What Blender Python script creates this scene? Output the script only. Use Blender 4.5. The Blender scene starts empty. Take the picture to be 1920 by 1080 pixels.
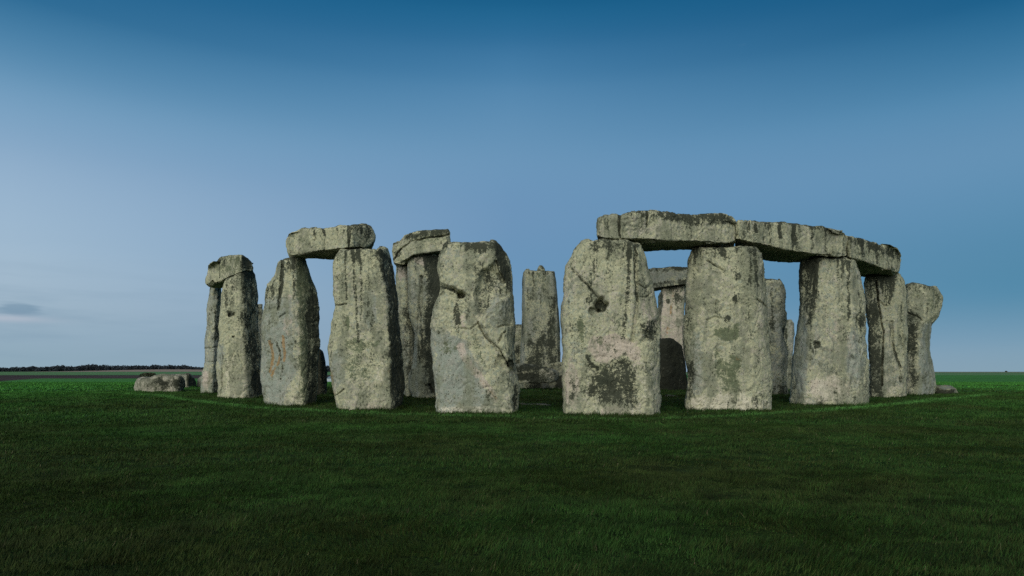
import bpy, math, random
import numpy as np

# ------------------------------------------------------------------ camera, world, sun, exposure
S = bpy.context.scene
C = S.collection
F = 1200.0 / 1920.0              # focal length in image widths
HOR = 697.0                      # image row of the eye level
EYE = 1.03

def lin(r, g, b):
    f = lambda c: c / 12.92 if c <= 0.04045 else ((c + 0.055) / 1.055) ** 2.4
    return (f(r / 255), f(g / 255), f(b / 255), 1.0)

cam_d = bpy.data.cameras.new('camera')
cam_d.sensor_width = 36.0
cam_d.lens = 36.0 * F
cam_d.shift_y = (HOR - 540.0) / 1920.0
cam_d.clip_start = 0.05
cam_d.clip_end = 20000
cam = bpy.data.objects.new('camera', cam_d)
cam.location = (0, 0, EYE)
cam.rotation_euler = (math.radians(90), 0, 0)
C.objects.link(cam)
S.camera = cam
S.view_settings.view_transform = 'Standard'
S.view_settings.look = 'None'
S.view_settings.exposure = 0
S.view_settings.gamma = 1
S.cycles.use_denoising = False
S.cycles.max_bounces = 5
S.cycles.diffuse_bounces = 3

SUN_AZ, SUN_EL = math.radians(199), math.radians(21)      # compass style, clockwise from +Y: behind the camera, a little left

W = bpy.data.worlds.new("World"); S.world = W
W.use_nodes = True
nt = W.node_tree; nt.nodes.clear()
N = nt.nodes.new; LK = nt.links.new

def wmath(op, a, b=None, c=None, clamp=False):
    n = N('ShaderNodeMath'); n.operation = op; n.use_clamp = clamp
    for i, v in enumerate((a, b, c)):
        if v is None: continue
        if isinstance(v, (int, float)): n.inputs[i].default_value = v
        else: LK(v, n.inputs[i])
    return n.outputs[0]

def wramp(fac, stops):
    n = N('ShaderNodeValToRGB'); LK(fac, n.inputs[0])
    e = n.color_ramp.elements
    while len(e) < len(stops): e.new(0.5)
    for el, (p, c) in zip(e, stops): el.position = p; el.color = c
    n.color_ramp.interpolation = 'CARDINAL'
    return n.outputs[0]

def wmix(fac, a, b, blend='MIX'):
    n = N('ShaderNodeMix'); n.data_type = 'RGBA'; n.blend_type = blend
    for s, v in ((0, fac), (6, a), (7, b)):
        if isinstance(v, (int, float)): n.inputs[s].default_value = v
        elif isinstance(v, tuple): n.inputs[s].default_value = v
        else: LK(v, n.inputs[s])
    return n.outputs[2]

sky = N('ShaderNodeTexSky'); sky.sky_type = 'NISHITA'; sky.sun_disc = False
sky.sun_elevation = math.radians(3); sky.sun_rotation = SUN_AZ
sky.air_density = 1.0; sky.dust_density = 1.0; sky.ozone_density = 2.0
tc = N('ShaderNodeTexCoord'); sp = N('ShaderNodeSeparateXYZ'); LK(tc.outputs['Generated'], sp.inputs[0])
X, Y, Z = sp.outputs
el = wmath('DIVIDE', wmath('ARCSINE', Z), math.radians(90), clamp=True)          # 0 horizon .. 1 zenith
az = wmath('ARCTAN2', X, Y)                                                      # radians, + to the right
D = lambda deg: deg / 90.0
left = wramp(el, [(0, lin(146, 172, 187)), (D(2), lin(147, 173, 191)), (D(5), lin(160, 183, 201)), (D(9), lin(160, 186, 208)), (D(15), lin(141, 173, 202)),
                  (D(20), lin(104, 150, 185)), (D(25), lin(46, 108, 150)), (D(40), lin(22, 72, 118)), (1, lin(14, 50, 95))])
mid = wramp(el, [(0, lin(142, 164, 187)), (D(3), lin(128, 159, 187)), (D(8), lin(110, 150, 185)), (D(14), lin(109, 149, 186)), (D(19), lin(105, 149, 185)),
                 (D(24), lin(82, 134, 174)), (D(27), lin(56, 115, 158)), (D(30), lin(27, 96, 139)), (D(42), lin(20, 70, 115)), (1, lin(14, 50, 95))])
right = wramp(el, [(0, lin(134, 163, 181)), (D(2), lin(122, 158, 182)), (D(5), lin(91, 142, 173)), (D(8), lin(85, 138, 171)), (D(12), lin(94, 143, 178)), (D(16), lin(98, 145, 181)),
                   (D(20), lin(74, 130, 169)), (D(25), lin(26, 95, 138)), (D(40), lin(18, 66, 110)), (1, lin(14, 50, 95))])
fl = wmath('MULTIPLY', az, -1 / math.radians(38), clamp=True)
fr = wmath('MULTIPLY', az, 1 / math.radians(38), clamp=True)
grad = wmix(fr, wmix(fl, mid, left), right)
# thin cloud low on the left
mp = N('ShaderNodeCombineXYZ'); LK(wmath('MULTIPLY', az, 5), mp.inputs[0]); LK(wmath('MULTIPLY', el, 60), mp.inputs[1])
nz = N('ShaderNodeTexNoise'); nz.inputs['Scale'].default_value = 1.3; nz.inputs['Detail'].default_value = 5; LK(mp.outputs[0], nz.inputs['Vector'])
cl = N('ShaderNodeMapRange'); cl.interpolation_type = 'SMOOTHSTEP'; LK(nz.outputs[0], cl.inputs[0])
cl.inputs[1].default_value = 0.40; cl.inputs[2].default_value = 0.68
def gaus(v, c, w):
    d = wmath('DIVIDE', wmath('SUBTRACT', v, c), w)
    return wmath('POWER', 2.718, wmath('MULTIPLY', wmath('MULTIPLY', d, d), -1))
lowleft = wmath('MULTIPLY', gaus(az, math.radians(-40), math.radians(17)), gaus(el, D(4.0), D(3.2)))
cloudf = wmath('MULTIPLY', wmath('MULTIPLY', cl.outputs[0], lowleft), 0.34)
grad = wmix(cloudf, grad, lin(122, 152, 176))
lens = wmath('MULTIPLY', gaus(az, math.radians(-37.6), math.radians(1.5)), gaus(el, D(4.40), D(0.46)))
nz2 = N('ShaderNodeTexNoise'); nz2.inputs['Scale'].default_value = 5.0; nz2.inputs['Detail'].default_value = 5; LK(mp.outputs[0], nz2.inputs['Vector'])
lm = N('ShaderNodeMapRange'); lm.interpolation_type = 'SMOOTHSTEP'; LK(wmath('ADD', lens, wmath('MULTIPLY', wmath('SUBTRACT', nz2.outputs[0], 0.5), 1.3)), lm.inputs[0])
lm.inputs[1].default_value = 0.22; lm.inputs[2].default_value = 0.80
grad = wmix(wmath('MULTIPLY', lm.outputs[0], 0.52), grad, lin(104, 137, 163))
lens2 = wmath('MULTIPLY', gaus(az, math.radians(-38.5), math.radians(2.6)), gaus(el, D(3.75), D(0.25)))
grad = wmix(wmath('MULTIPLY', lens2, 0.80), grad, lin(178, 188, 203))
skys = wmix(1.0, sky.outputs[0], (0.10, 0.10, 0.10, 1), 'MULTIPLY')
final = wmix(0.97, skys, grad)
bg = N('ShaderNodeBackground'); LK(final, bg.inputs[0]); bg.inputs[1].default_value = 1.0
wo = N('ShaderNodeOutputWorld'); LK(bg.outputs[0], wo.inputs[0])

sun_d = bpy.data.lights.new('sun', 'SUN')
sun_d.energy = 4.2
sun_d.angle = math.radians(85)
sun_d.color = (1.0, 0.94, 0.79)
sun = bpy.data.objects.new('sun', sun_d)
sun.rotation_euler = (math.radians(90) - SUN_EL, 0, math.radians(180) - SUN_AZ)
sun.location = (-5, -10, 8)
C.objects.link(sun)

# ------------------------------------------------------------------ helpers
rng = np.random.default_rng(7)
random.seed(7)
_perm = np.random.default_rng(11).permutation(512).astype(np.int32)
_perm = np.concatenate([_perm, _perm, _perm])
_g = np.random.default_rng(12).normal(size=(512, 3)); _g /= np.linalg.norm(_g, axis=1)[:, None]

def perlin(p):
    """gradient noise for an (n,3) array, about -0.7..0.7"""
    i = np.floor(p).astype(np.int32); f = p - i
    i &= 511 >> 1
    u = f * f * f * (f * (f * 6 - 15) + 10)
    out = 0
    for dx in (0, 1):
        wx = u[:, 0] if dx else 1 - u[:, 0]
        a = _perm[i[:, 0] + dx]
        for dy in (0, 1):
            wy = u[:, 1] if dy else 1 - u[:, 1]
            b = _perm[a + i[:, 1] + dy]
            for dz in (0, 1):
                wz = u[:, 2] if dz else 1 - u[:, 2]
                g = _g[_perm[b + i[:, 2] + dz]]
                out = out + wx * wy * wz * (g[:, 0] * (f[:, 0] - dx) + g[:, 1] * (f[:, 1] - dy) + g[:, 2] * (f[:, 2] - dz))
    return out

def fbm(p, o=4, gain=0.5):
    s = 0; a = 1.0
    for k in range(o):
        s = s + a * perlin(p * (2.03 ** k) + 17.3 * k); a *= gain
    return s

def sstep(a, b, x):
    t = np.clip((x - a) / (b - a), 0, 1); return t * t * (3 - 2 * t)

def terrain(x, y):
    x = np.asarray(x, float); y = np.asarray(y, float)
    z = np.interp(y, [-1e5, 13.5, 15, 22, 24, 40, 60, 115, 450, 620, 900, 1e6],
                     [0, 0, 0.025, 0.185, 0.2, 0.2, -0.15, -1.2, -1.2, -0.5, 0.75, 0.75])
    z = z + 4.2 * np.exp(-((x + 560) / 130) ** 2 - ((y - 1060) / 110) ** 2)
    return z

def link_mesh(name, verts, faces, mat, parent=None, smooth=True, attrs=None):
    """one mesh object from numpy arrays; faces is (n,3) or (n,4)"""
    me = bpy.data.meshes.new(name)
    nv, nf, k = len(verts), len(faces), faces.shape[1]
    me.vertices.add(nv); me.vertices.foreach_set('co', np.ascontiguousarray(verts, np.float32).ravel())
    me.loops.add(nf * k); me.loops.foreach_set('vertex_index', np.ascontiguousarray(faces, np.int32).ravel())
    me.polygons.add(nf)
    me.polygons.foreach_set('loop_start', np.arange(nf, dtype=np.int32) * k)
    me.polygons.foreach_set('loop_total', np.full(nf, k, np.int32))
    me.update(calc_edges=True)
    me.polygons.foreach_set('use_smooth', np.full(nf, smooth))
    for an, col in (attrs or {}).items():
        at = me.attributes.new(an, 'FLOAT_COLOR', 'POINT')
        at.data.foreach_set('color', np.ascontiguousarray(col, np.float32).ravel())
    me.materials.append(mat)
    ob = bpy.data.objects.new(name, me); C.objects.link(ob)
    if parent: ob.parent = parent
    return ob

def tag(o, label=None, cat=None, group=None, kind=None):
    if label: o['label'] = label
    if cat: o['category'] = cat
    if group: o['group'] = group
    if kind: o['kind'] = kind
    return o

def P(px, py, d):
    return ((px - 960) / 1200 * d, d, EYE - (py - HOR) / 1200 * d)

# ------------------------------------------------------------------ materials
class Mat:
    def __init__(self, name, rough=0.9):
        self.m = bpy.data.materials.new(name); self.m.use_nodes = True
        self.t = self.m.node_tree; self.t.nodes.clear()
        self.b = self.n('ShaderNodeBsdfPrincipled'); o = self.n('ShaderNodeOutputMaterial')
        self.l(self.b.outputs[0], o.inputs[0])
        self.b.inputs['Roughness'].default_value = rough
        self.b.inputs['Specular IOR Level'].default_value = 0.25
    def n(self, k): return self.t.nodes.new(k)
    def l(self, a, b): self.t.links.new(a, b)
    def put(self, v, s):
        if isinstance(v, (int, float, tuple)): s.default_value = v
        else: self.l(v, s)
    def math(self, op, a, b=None, c=None, clamp=False):
        n = self.n('ShaderNodeMath'); n.operation = op; n.use_clamp = clamp
        for i, v in enumerate((a, b, c)):
            if v is not None: self.put(v, n.inputs[i])
        return n.outputs[0]
    def mix(self, fac, a, b, blend='MIX'):
        n = self.n('ShaderNodeMix'); n.data_type = 'RGBA'; n.blend_type = blend
        self.put(fac, n.inputs[0]); self.put(a, n.inputs[6]); self.put(b, n.inputs[7]); return n.outputs[2]
    def step(self, v, a, b, lo=0.0, hi=1.0):
        n = self.n('ShaderNodeMapRange'); n.interpolation_type = 'SMOOTHSTEP'
        self.put(v, n.inputs[0]); n.inputs[1].default_value = a; n.inputs[2].default_value = b
        n.inputs[3].default_value = lo; n.inputs[4].default_value = hi; return n.outputs[0]
    def noise(self, vec, scale, detail=4, rough=0.55, dist=0.0):
        n = self.n('ShaderNodeTexNoise'); self.l(vec, n.inputs['Vector'])
        n.inputs['Scale'].default_value = scale; n.inputs['Detail'].default_value = detail
        n.inputs['Roughness'].default_value = rough; n.inputs['Distortion'].default_value = dist
        return n.outputs[0]
    def vmul(self, vec, s):
        n = self.n('ShaderNodeVectorMath'); n.operation = 'MULTIPLY'; self.l(vec, n.inputs[0]); n.inputs[1].default_value = s
        return n.outputs[0]
    def bump(self, h, strength, dist):
        n = self.n('ShaderNodeBump'); n.inputs['Strength'].default_value = strength; n.inputs['Distance'].default_value = dist
        self.l(h, n.inputs['Height']); self.l(n.outputs[0], self.b.inputs['Normal'])

def stone_material():
    M = Mat('weathered_sarsen', 0.95)
    M.b.inputs['Specular IOR Level'].default_value = 0.12
    tcn = M.n('ShaderNodeTexCoord'); oi = M.n('ShaderNodeObjectInfo')
    off = M.n('ShaderNodeVectorMath'); off.operation = 'ADD'; M.l(tcn.outputs['Object'], off.inputs[0])
    cx = M.n('ShaderNodeCombineXYZ')
    M.l(M.math('MULTIPLY', oi.outputs['Random'], 91.0), cx.inputs[0]); M.l(M.math('MULTIPLY', oi.outputs['Random'], 57.0), cx.inputs[1])
    M.l(cx.outputs[0], off.inputs[1]); v = off.outputs[0]
    def attr(nm):
        a = M.n('ShaderNodeAttribute'); a.attribute_name = nm
        s = M.n('ShaderNodeSeparateColor'); M.l(a.outputs['Color'], s.inputs[0])
        return [*s.outputs[:3], a.outputs['Alpha']]
    dark, green, orange, pink = attr('stain_shade')  # the dark channel carries weathering and painted shade
    grey, streak, pale, tone = attr('tone')
    big = M.noise(v, 0.9, 4, 0.55, 0.6); midn = M.noise(v, 3.2, 5, 0.62, 0.4); fine = M.noise(v, 15, 5, 0.68); speck = M.noise(v, 34, 4, 0.7)
    sv = M.vmul(v, (1.0, 1.0, 0.10)); drip = M.noise(sv, 5.5, 5, 0.65, 0.15); dripf = M.noise(M.vmul(v, (1, 1, 0.22)), 17, 4, 0.65)
    def add(*ts):
        o = None
        for v_, w_ in ts:
            q_ = M.math('MULTIPLY', v_, w_); o = q_ if o is None else M.math('ADD', o, q_)
        return o
    def st_(n):                                     # noise stretched about zero
        return M.math('MULTIPLY', M.math('SUBTRACT', n, 0.5), 2.6)
    coarse = M.noise(v, 6.5, 6, 0.72, 0.25)
    VB = st_(M.noise(M.vmul(v, (1, 1, 0.16)), 2.4, 4, 0.6, 0.3))
    FI, SP, MI, CO, BI = st_(fine), st_(speck), st_(midn), st_(coarse), st_(big)
    lich = (0.372, 0.370, 0.252, 1); lich2 = (0.262, 0.280, 0.195, 1); gr = (0.235, 0.250, 0.222, 1); pk = (0.405, 0.350, 0.305, 1)
    c = M.mix(M.step(add((FI, .6), (SP, .6)), -0.22, 0.16), lich, lich2)
    thin = M.step(add((CO, .6), (SP, .6), (BI, .4)), 0.02, 0.22)
    c = M.mix(M.math('MULTIPLY', thin, 0.72), c, (0.335, 0.312, 0.282, 1))
    gf = M.step(add((grey, .85), (BI, .55), (MI, .55), (FI, .45)), 0.34, 0.62)
    c = M.mix(M.math('MULTIPLY', gf, 0.92), c, gr)
    c = M.mix(M.math('MULTIPLY', M.step(add((grey, .30), (st_(M.noise(v, 7.5, 6, 0.75, 0.3)), 1)), 0.20, 0.34), 0.6), c, (0.205, 0.245, 0.212, 1))
    pf = M.step(add((pink, .70), (MI, .6), (CO, .6), (SP, .4)), 0.34, 0.66)
    c = M.mix(M.math('MULTIPLY', pf, 0.80), c, pk)
    wf = M.step(add((pale, .55), (CO, .6), (SP, .6)), 0.36, 0.48)
    c = M.mix(M.math('MULTIPLY', wf, 0.8), c, (0.50, 0.475, 0.385, 1))
    vo = M.n('ShaderNodeTexVoronoi'); vo.inputs['Scale'].default_value = 13; M.l(v, vo.inputs['Vector'])
    ros = M.math('MULTIPLY', M.step(vo.outputs['Distance'], 0.34, 0.20), M.step(midn, 0.5, 0.6))
    c = M.mix(M.math('MULTIPLY', ros, 0.40), c, (0.43, 0.42, 0.29, 1))
    # duller mottled growth in patches
    dull = M.step(add((CO, .32), (FI, .28), (BI, .65), (MI, .45), (VB, .85)), -0.12, 0.34)
    c = M.mix(M.math('MULTIPLY', dull, 0.76), c, (0.158, 0.174, 0.122, 1))
    # green algae, orange iron staining
    gnf = M.step(add((green, .95), (FI, .5), (MI, .60), (SP, .75), (CO, .5)), 0.34, 0.72)
    c = M.mix(M.math('MULTIPLY', gnf, 0.85), c, (0.078, 0.100, 0.056, 1))
    of = M.step(add((orange, .8), (MI, .6), (FI, .5)), 0.28, 0.58)
    c = M.mix(M.math('MULTIPLY', of, 0.68), c, (0.255, 0.140, 0.042, 1))
    # dark weathering and painted shade gather as crisp specks: drips from the top, staining, pits
    drm = M.math('MULTIPLY', M.step(add((drip, .75), (dripf, .25)), 0.49, 0.63), streak)
    sm = add((dark, .78), (VB, .28), (drm, .95), (SP, .42), (FI, .46), (MI, .34), (st_(M.noise(v, 1.7, 3, 0.5)), .34))
    c = M.mix(M.math('MULTIPLY', M.step(sm, 0.16, 0.32), 0.60), c, (0.140, 0.152, 0.106, 1))
    c = M.mix(M.math('MULTIPLY', M.step(sm, 0.30, 0.43), 0.90), c, (0.029, 0.034, 0.025, 1))
    # small dark pits
    vp = M.n('ShaderNodeTexVoronoi'); vp.inputs['Scale'].default_value = 17; vp.inputs['Randomness'].default_value = 1.0; M.l(v, vp.inputs['Vector'])
    sc = M.n('ShaderNodeSeparateColor'); M.l(vp.outputs['Color'], sc.inputs[0])
    keep = M.step(add((sc.outputs[0], .75), (MI, .35), (CO, .2)), 0.50, 0.56)
    dot = M.math('MULTIPLY', M.step(add((vp.outputs['Distance'], 1.0), (SP, .12)), 0.30, 0.20), keep)
    c = M.mix(M.math('MULTIPLY', dot, 0.85), c, (0.045, 0.046, 0.035, 1))
    # grain
    gn = M.step(M.noise(v, 60, 3, 0.75), 0.28, 0.72, 0.74, 1.26)
    cmb = M.n('ShaderNodeCombineColor')
    gt = M.math('MULTIPLY', gn, tone)
    for i in range(3): M.l(gt, cmb.inputs[i])
    c = M.mix(1.0, c, cmb.outputs[0], 'MULTIPLY')
    M.l(c, M.b.inputs['Base Color'])
    pits = M.step(M.noise(v, 24, 3, 0.6), 0.60, 0.70)
    h = M.math('SUBTRACT', M.math('ADD', M.math('MULTIPLY', fine, 1.0), M.math('MULTIPLY', speck, 0.5)), M.math('MULTIPLY', pits, 0.6))
    h = M.math('ADD', h, M.math('MULTIPLY', dripf, 0.5))
    M.bump(h, 0.75, 0.018)
    return M.m
STONE = stone_material()

def grass_colour(M, v, vlong):
    a = M.noise(v, 0.35, 5, 0.6, 0.5); b = M.noise(v, 2.2, 5, 0.65); c2 = M.noise(v, 11, 4, 0.7)
    return a, b, c2

def ground_material():
    M = Mat('meadow_turf', 1.0); M.b.inputs['Specular IOR Level'].default_value = 0.05
    g = M.n('ShaderNodeNewGeometry'); v = g.outputs['Position']
    s = M.n('ShaderNodeSeparateXYZ'); M.l(v, s.inputs[0]); x, y, z = s.outputs
    a = M.noise(v, 0.30, 5, 0.6, 0.5); b = M.noise(v, 2.0, 5, 0.65); c2 = M.noise(v, 9, 5, 0.72)
    c = M.mix(M.step(a, 0.35, 0.65), (0.020, 0.034, 0.008, 1), (0.018, 0.050, 0.010, 1))
    c = M.mix(M.math('MULTIPLY', M.step(b, 0.42, 0.66), 0.6), c, (0.034, 0.060, 0.020, 1))
    c = M.mix(M.math('MULTIPLY', M.step(c2, 0.48, 0.70), 0.7), c, (0.010, 0.018, 0.008, 1))
    # lush meadow further out
    lush = M.mix(M.step(M.noise(M.vmul(v, (0.25, 1, 1)), 0.16, 5, 0.62), 0.38, 0.62), (0.040, 0.145, 0.036, 1), (0.052, 0.205, 0.044, 1))
    lush = M.mix(M.math('MULTIPLY', M.step(M.noise(M.vmul(v, (0.3, 1, 1)), 1.1, 5, 0.68), 0.52, 0.68), 0.75), lush, (0.055, 0.095, 0.032, 1))
    lush = M.mix(M.math('MULTIPLY', M.step(M.noise(v, 4.5, 5, 0.72), 0.50, 0.70), 0.55), lush, (0.014, 0.026, 0.010, 1))
    r = M.math('SQRT', M.math('ADD', M.math('MULTIPLY', M.math('ADD', x, -1.5), M.math('ADD', x, -1.5)), M.math('MULTIPLY', M.math('ADD', y, -27.0), M.math('ADD', y, -27.0))))
    wob = M.math('ADD', r, M.math('MULTIPLY', M.math('SUBTRACT', a, 0.5), 6.0))
    far = M.step(wob, 9.0, 27.0)
    ahead = M.step(M.math('ADD', y, M.math('MULTIPLY', M.math('SUBTRACT', a, 0.5), 8.0)), 4.0, 29.0)
    c = M.mix(M.math('MULTIPLY', far, ahead), c, lush)
    # farmland: ploughed field on the left, pale stubble, green beyond
    near_e = M.step(M.math('SUBTRACT', y, 212.0), -4.0, 4.0)
    spur = M.step(M.math('ADD', M.math('ADD', x, 119.0), M.math('MULTIPLY', M.math('SUBTRACT', y, 149.0), 0.608)), -3.0, 3.0, 1.0, 0.0)
    near_e = M.math('MAXIMUM', near_e, M.math('MULTIPLY', spur, M.step(y, 110.0, 118.0)))
    fa_e = M.step(y, 418.0, 424.0, 1.0, 0.0)
    lft = M.step(x, -70.0, -60.0, 1.0, 0.0)
    pl = M.math('MULTIPLY', M.math('MULTIPLY', near_e, fa_e), lft)
    soil = M.mix(M.step(M.noise(M.vmul(v, (0.2, 1, 1)), 0.045, 4, 0.6), 0.42, 0.62), (0.030, 0.024, 0.024, 1), (0.066, 0.052, 0.050, 1))
    beyond = M.math('MULTIPLY', M.step(y, 420.0, 428.0), 1.0)
    fgreen = M.mix(M.step(M.noise(M.vmul(v, (0.15, 1, 1)), 0.012, 4, 0.6), 0.4, 0.6), (0.060, 0.170, 0.065, 1), (0.100, 0.190, 0.090, 1))
    c = M.mix(beyond, c, fgreen)
    c = M.mix(pl, c, soil)
    pale = M.math('MULTIPLY', M.step(y, 640.0, 660.0), M.step(x, 120.0, 180.0))
    c = M.mix(pale, c, (0.135, 0.175, 0.105, 1))
    hill = M.math('MULTIPLY', M.step(z, 0.95, 1.05), M.step(y, 500.0, 520.0))
    c = M.mix(hill, c, (0.23, 0.19, 0.16, 1))
    M.l(c, M.b.inputs['Base Color'])
    M.bump(M.math('ADD', M.math('MULTIPLY', b, 1.0), M.math('MULTIPLY', c2, 0.6)), 1.0, 0.10)
    return M.m

def attr_grass_material():
    M = Mat('grass_blades', 0.75); M.b.inputs['Specular IOR Level'].default_value = 0.12
    a = M.n('ShaderNodeAttribute'); a.attribute_name = 'tint'
    M.l(a.outputs['Color'], M.b.inputs['Base Color'])
    return M.m

def plain(name, col, rough=0.8, metal=0.0, spec=0.3, ns=8.0, amt=0.25):
    M = Mat(name, rough); M.b.inputs['Metallic'].default_value = metal; M.b.inputs['Specular IOR Level'].default_value = spec
    g = M.n('ShaderNodeTexCoord')
    n = M.noise(g.outputs['Object'], ns, 4, 0.6)
    d = tuple(c * (1 - amt) for c in col[:3]) + (1,); u = tuple(min(1, c * (1 + amt)) for c in col[:3]) + (1,)
    M.l(M.mix(M.step(n, 0.35, 0.65), d, u), M.b.inputs['Base Color'])
    return M.m

# ------------------------------------------------------------------ ground
def warp(n, near, far):
    t = np.linspace(-1, 1, n); k = np.arcsinh(far / near)
    return near * np.sinh(t * k)
gx = warp(321, 9.0, 9000.0)
gy = np.concatenate([np.linspace(-9000, -40, 12), np.linspace(-30, 1, 22), np.linspace(1.25, 30, 180), 30 * (9000 / 30) ** (np.arange(1, 221) / 220)])
GX, GY = np.meshgrid(gx, gy)
GZ = terrain(GX, GY)
flat = np.stack([GX.ravel(), GY.ravel(), np.zeros(GX.size)], 1)
fade = np.clip(1 - np.hypot(GX, GY - 15).ravel() / 120, 0, 1)
GZ = GZ.ravel() + fbm(flat * 0.45, 3) * 0.030 * fade + perlin(flat * 2.3) * 0.016 * np.clip(1 - np.abs(GY.ravel() - 8) / 30, 0, 1)
nx, ny = len(gx), len(gy)
idx = np.arange(nx * ny).reshape(ny, nx)
gf = np.stack([idx[:-1, :-1].ravel(), idx[:-1, 1:].ravel(), idx[1:, 1:].ravel(), idx[1:, :-1].ravel()], 1)
ground = link_mesh('ground', np.stack([GX.ravel(), GY.ravel(), GZ], 1), gf, ground_material())
tag(ground, kind='structure')

# the trodden line of brighter grass that rings the stones, as (px, py) of its points on the ground
ring_px = [(190, 737), (262, 740), (300, 742), (345, 750), (400, 756), (470, 764), (560, 769), (640, 773), (760, 777.5), (880, 781), (1000, 783.5), (1100, 786), (1200, 786.5),
           (1300, 783), (1400, 779), (1500, 773), (1600, 766), (1690, 757), (1770, 748.5), (1830, 742.5), (1850, 741)]
def to_ground(px, py):
    d = 1.0 * 1200 / (py - HOR)
    for _ in range(20):
        d = (EYE - float(terrain(0, d))) * 1200 / (py - HOR)
    return ((px - 960) / 1200 * d, d)
RING = np.array([to_ground(*p) for p in ring_px])
def ring_dist(x, y):
    best = np.full(len(x), 1e9)
    for a, b in zip(RING[:-1], RING[1:]):
        ab = b - a; t = np.clip(((x - a[0]) * ab[0] + (y - a[1]) * ab[1]) / (ab @ ab), 0, 1)
        best = np.minimum(best, np.hypot(x - a[0] - t * ab[0], y - a[1] - t * ab[1]))
    return best

# ------------------------------------------------------------------ stones
FEET = []
def polyl(v):
    """a number or a list of (a, b): a function b(a)"""
    if isinstance(v, (int, float)): return lambda q: np.full(np.shape(q), float(v))
    a = np.array(sorted(v), float)
    return lambda q: np.interp(q, a[:, 0], a[:, 1])

def shape_mask(sh, px, py):
    k = sh[0]
    pq = np.stack([px * 0.085, py * 0.085, np.full(px.shape, 3.3)], 1); jt = 1.3 if k == 'L' else 3.6
    px = px + perlin(pq) * jt * 1.6 + perlin(pq * 3.1) * jt * 0.6; py = py + perlin(pq + 50) * jt * 1.6 + perlin(pq * 3.1 + 50) * jt * 0.6
    if k == 'E':                                    # ellipse: cx, cy, rx, ry, (tilt)
        _, cx, cy, rx, ry = sh[:5]; an = math.radians(sh[5]) if len(sh) > 5 else 0
        dx, dy = px - cx, py - cy
        a = (dx * math.cos(an) + dy * math.sin(an)) / rx; b = (-dx * math.sin(an) + dy * math.cos(an)) / ry
        return 1 - sstep(0.55, 1.15, np.hypot(a, b))
    if k == 'L':                                    # line: points, half width
        _, pts, w = sh[:3]; best = np.full(px.shape, 1e9)
        for (x0, y0), (x1, y1) in zip(pts[:-1], pts[1:]):
            ex, ey = x1 - x0, y1 - y0; t = np.clip(((px - x0) * ex + (py - y0) * ey) / (ex * ex + ey * ey + 1e-9), 0, 1)
            best = np.minimum(best, np.hypot(px - x0 - t * ex, py - y0 - t * ey))
        return 1 - sstep(0.25 * w, 1.2 * w, best)
    if k == 'P':                                    # polygon: points, soft edge
        _, pts, soft = sh[:3]; a = np.array(pts, float); ins = np.zeros(px.shape, bool); best = np.full(px.shape, 1e9)
        for (x0, y0), (x1, y1) in zip(a, np.roll(a, -1, 0)):
            ex, ey = x1 - x0, y1 - y0; t = np.clip(((px - x0) * ex + (py - y0) * ey) / (ex * ex + ey * ey + 1e-9), 0, 1)
            best = np.minimum(best, np.hypot(px - x0 - t * ex, py - y0 - t * ey))
            cond = ((y0 > py) != (y1 > py)) & (px < (x1 - x0) * (py - y0) / (y1 - y0 + 1e-9) + x0)
            ins ^= cond
        return sstep(-soft, soft, np.where(ins, best, -best))
    raise ValueError(k)

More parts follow.
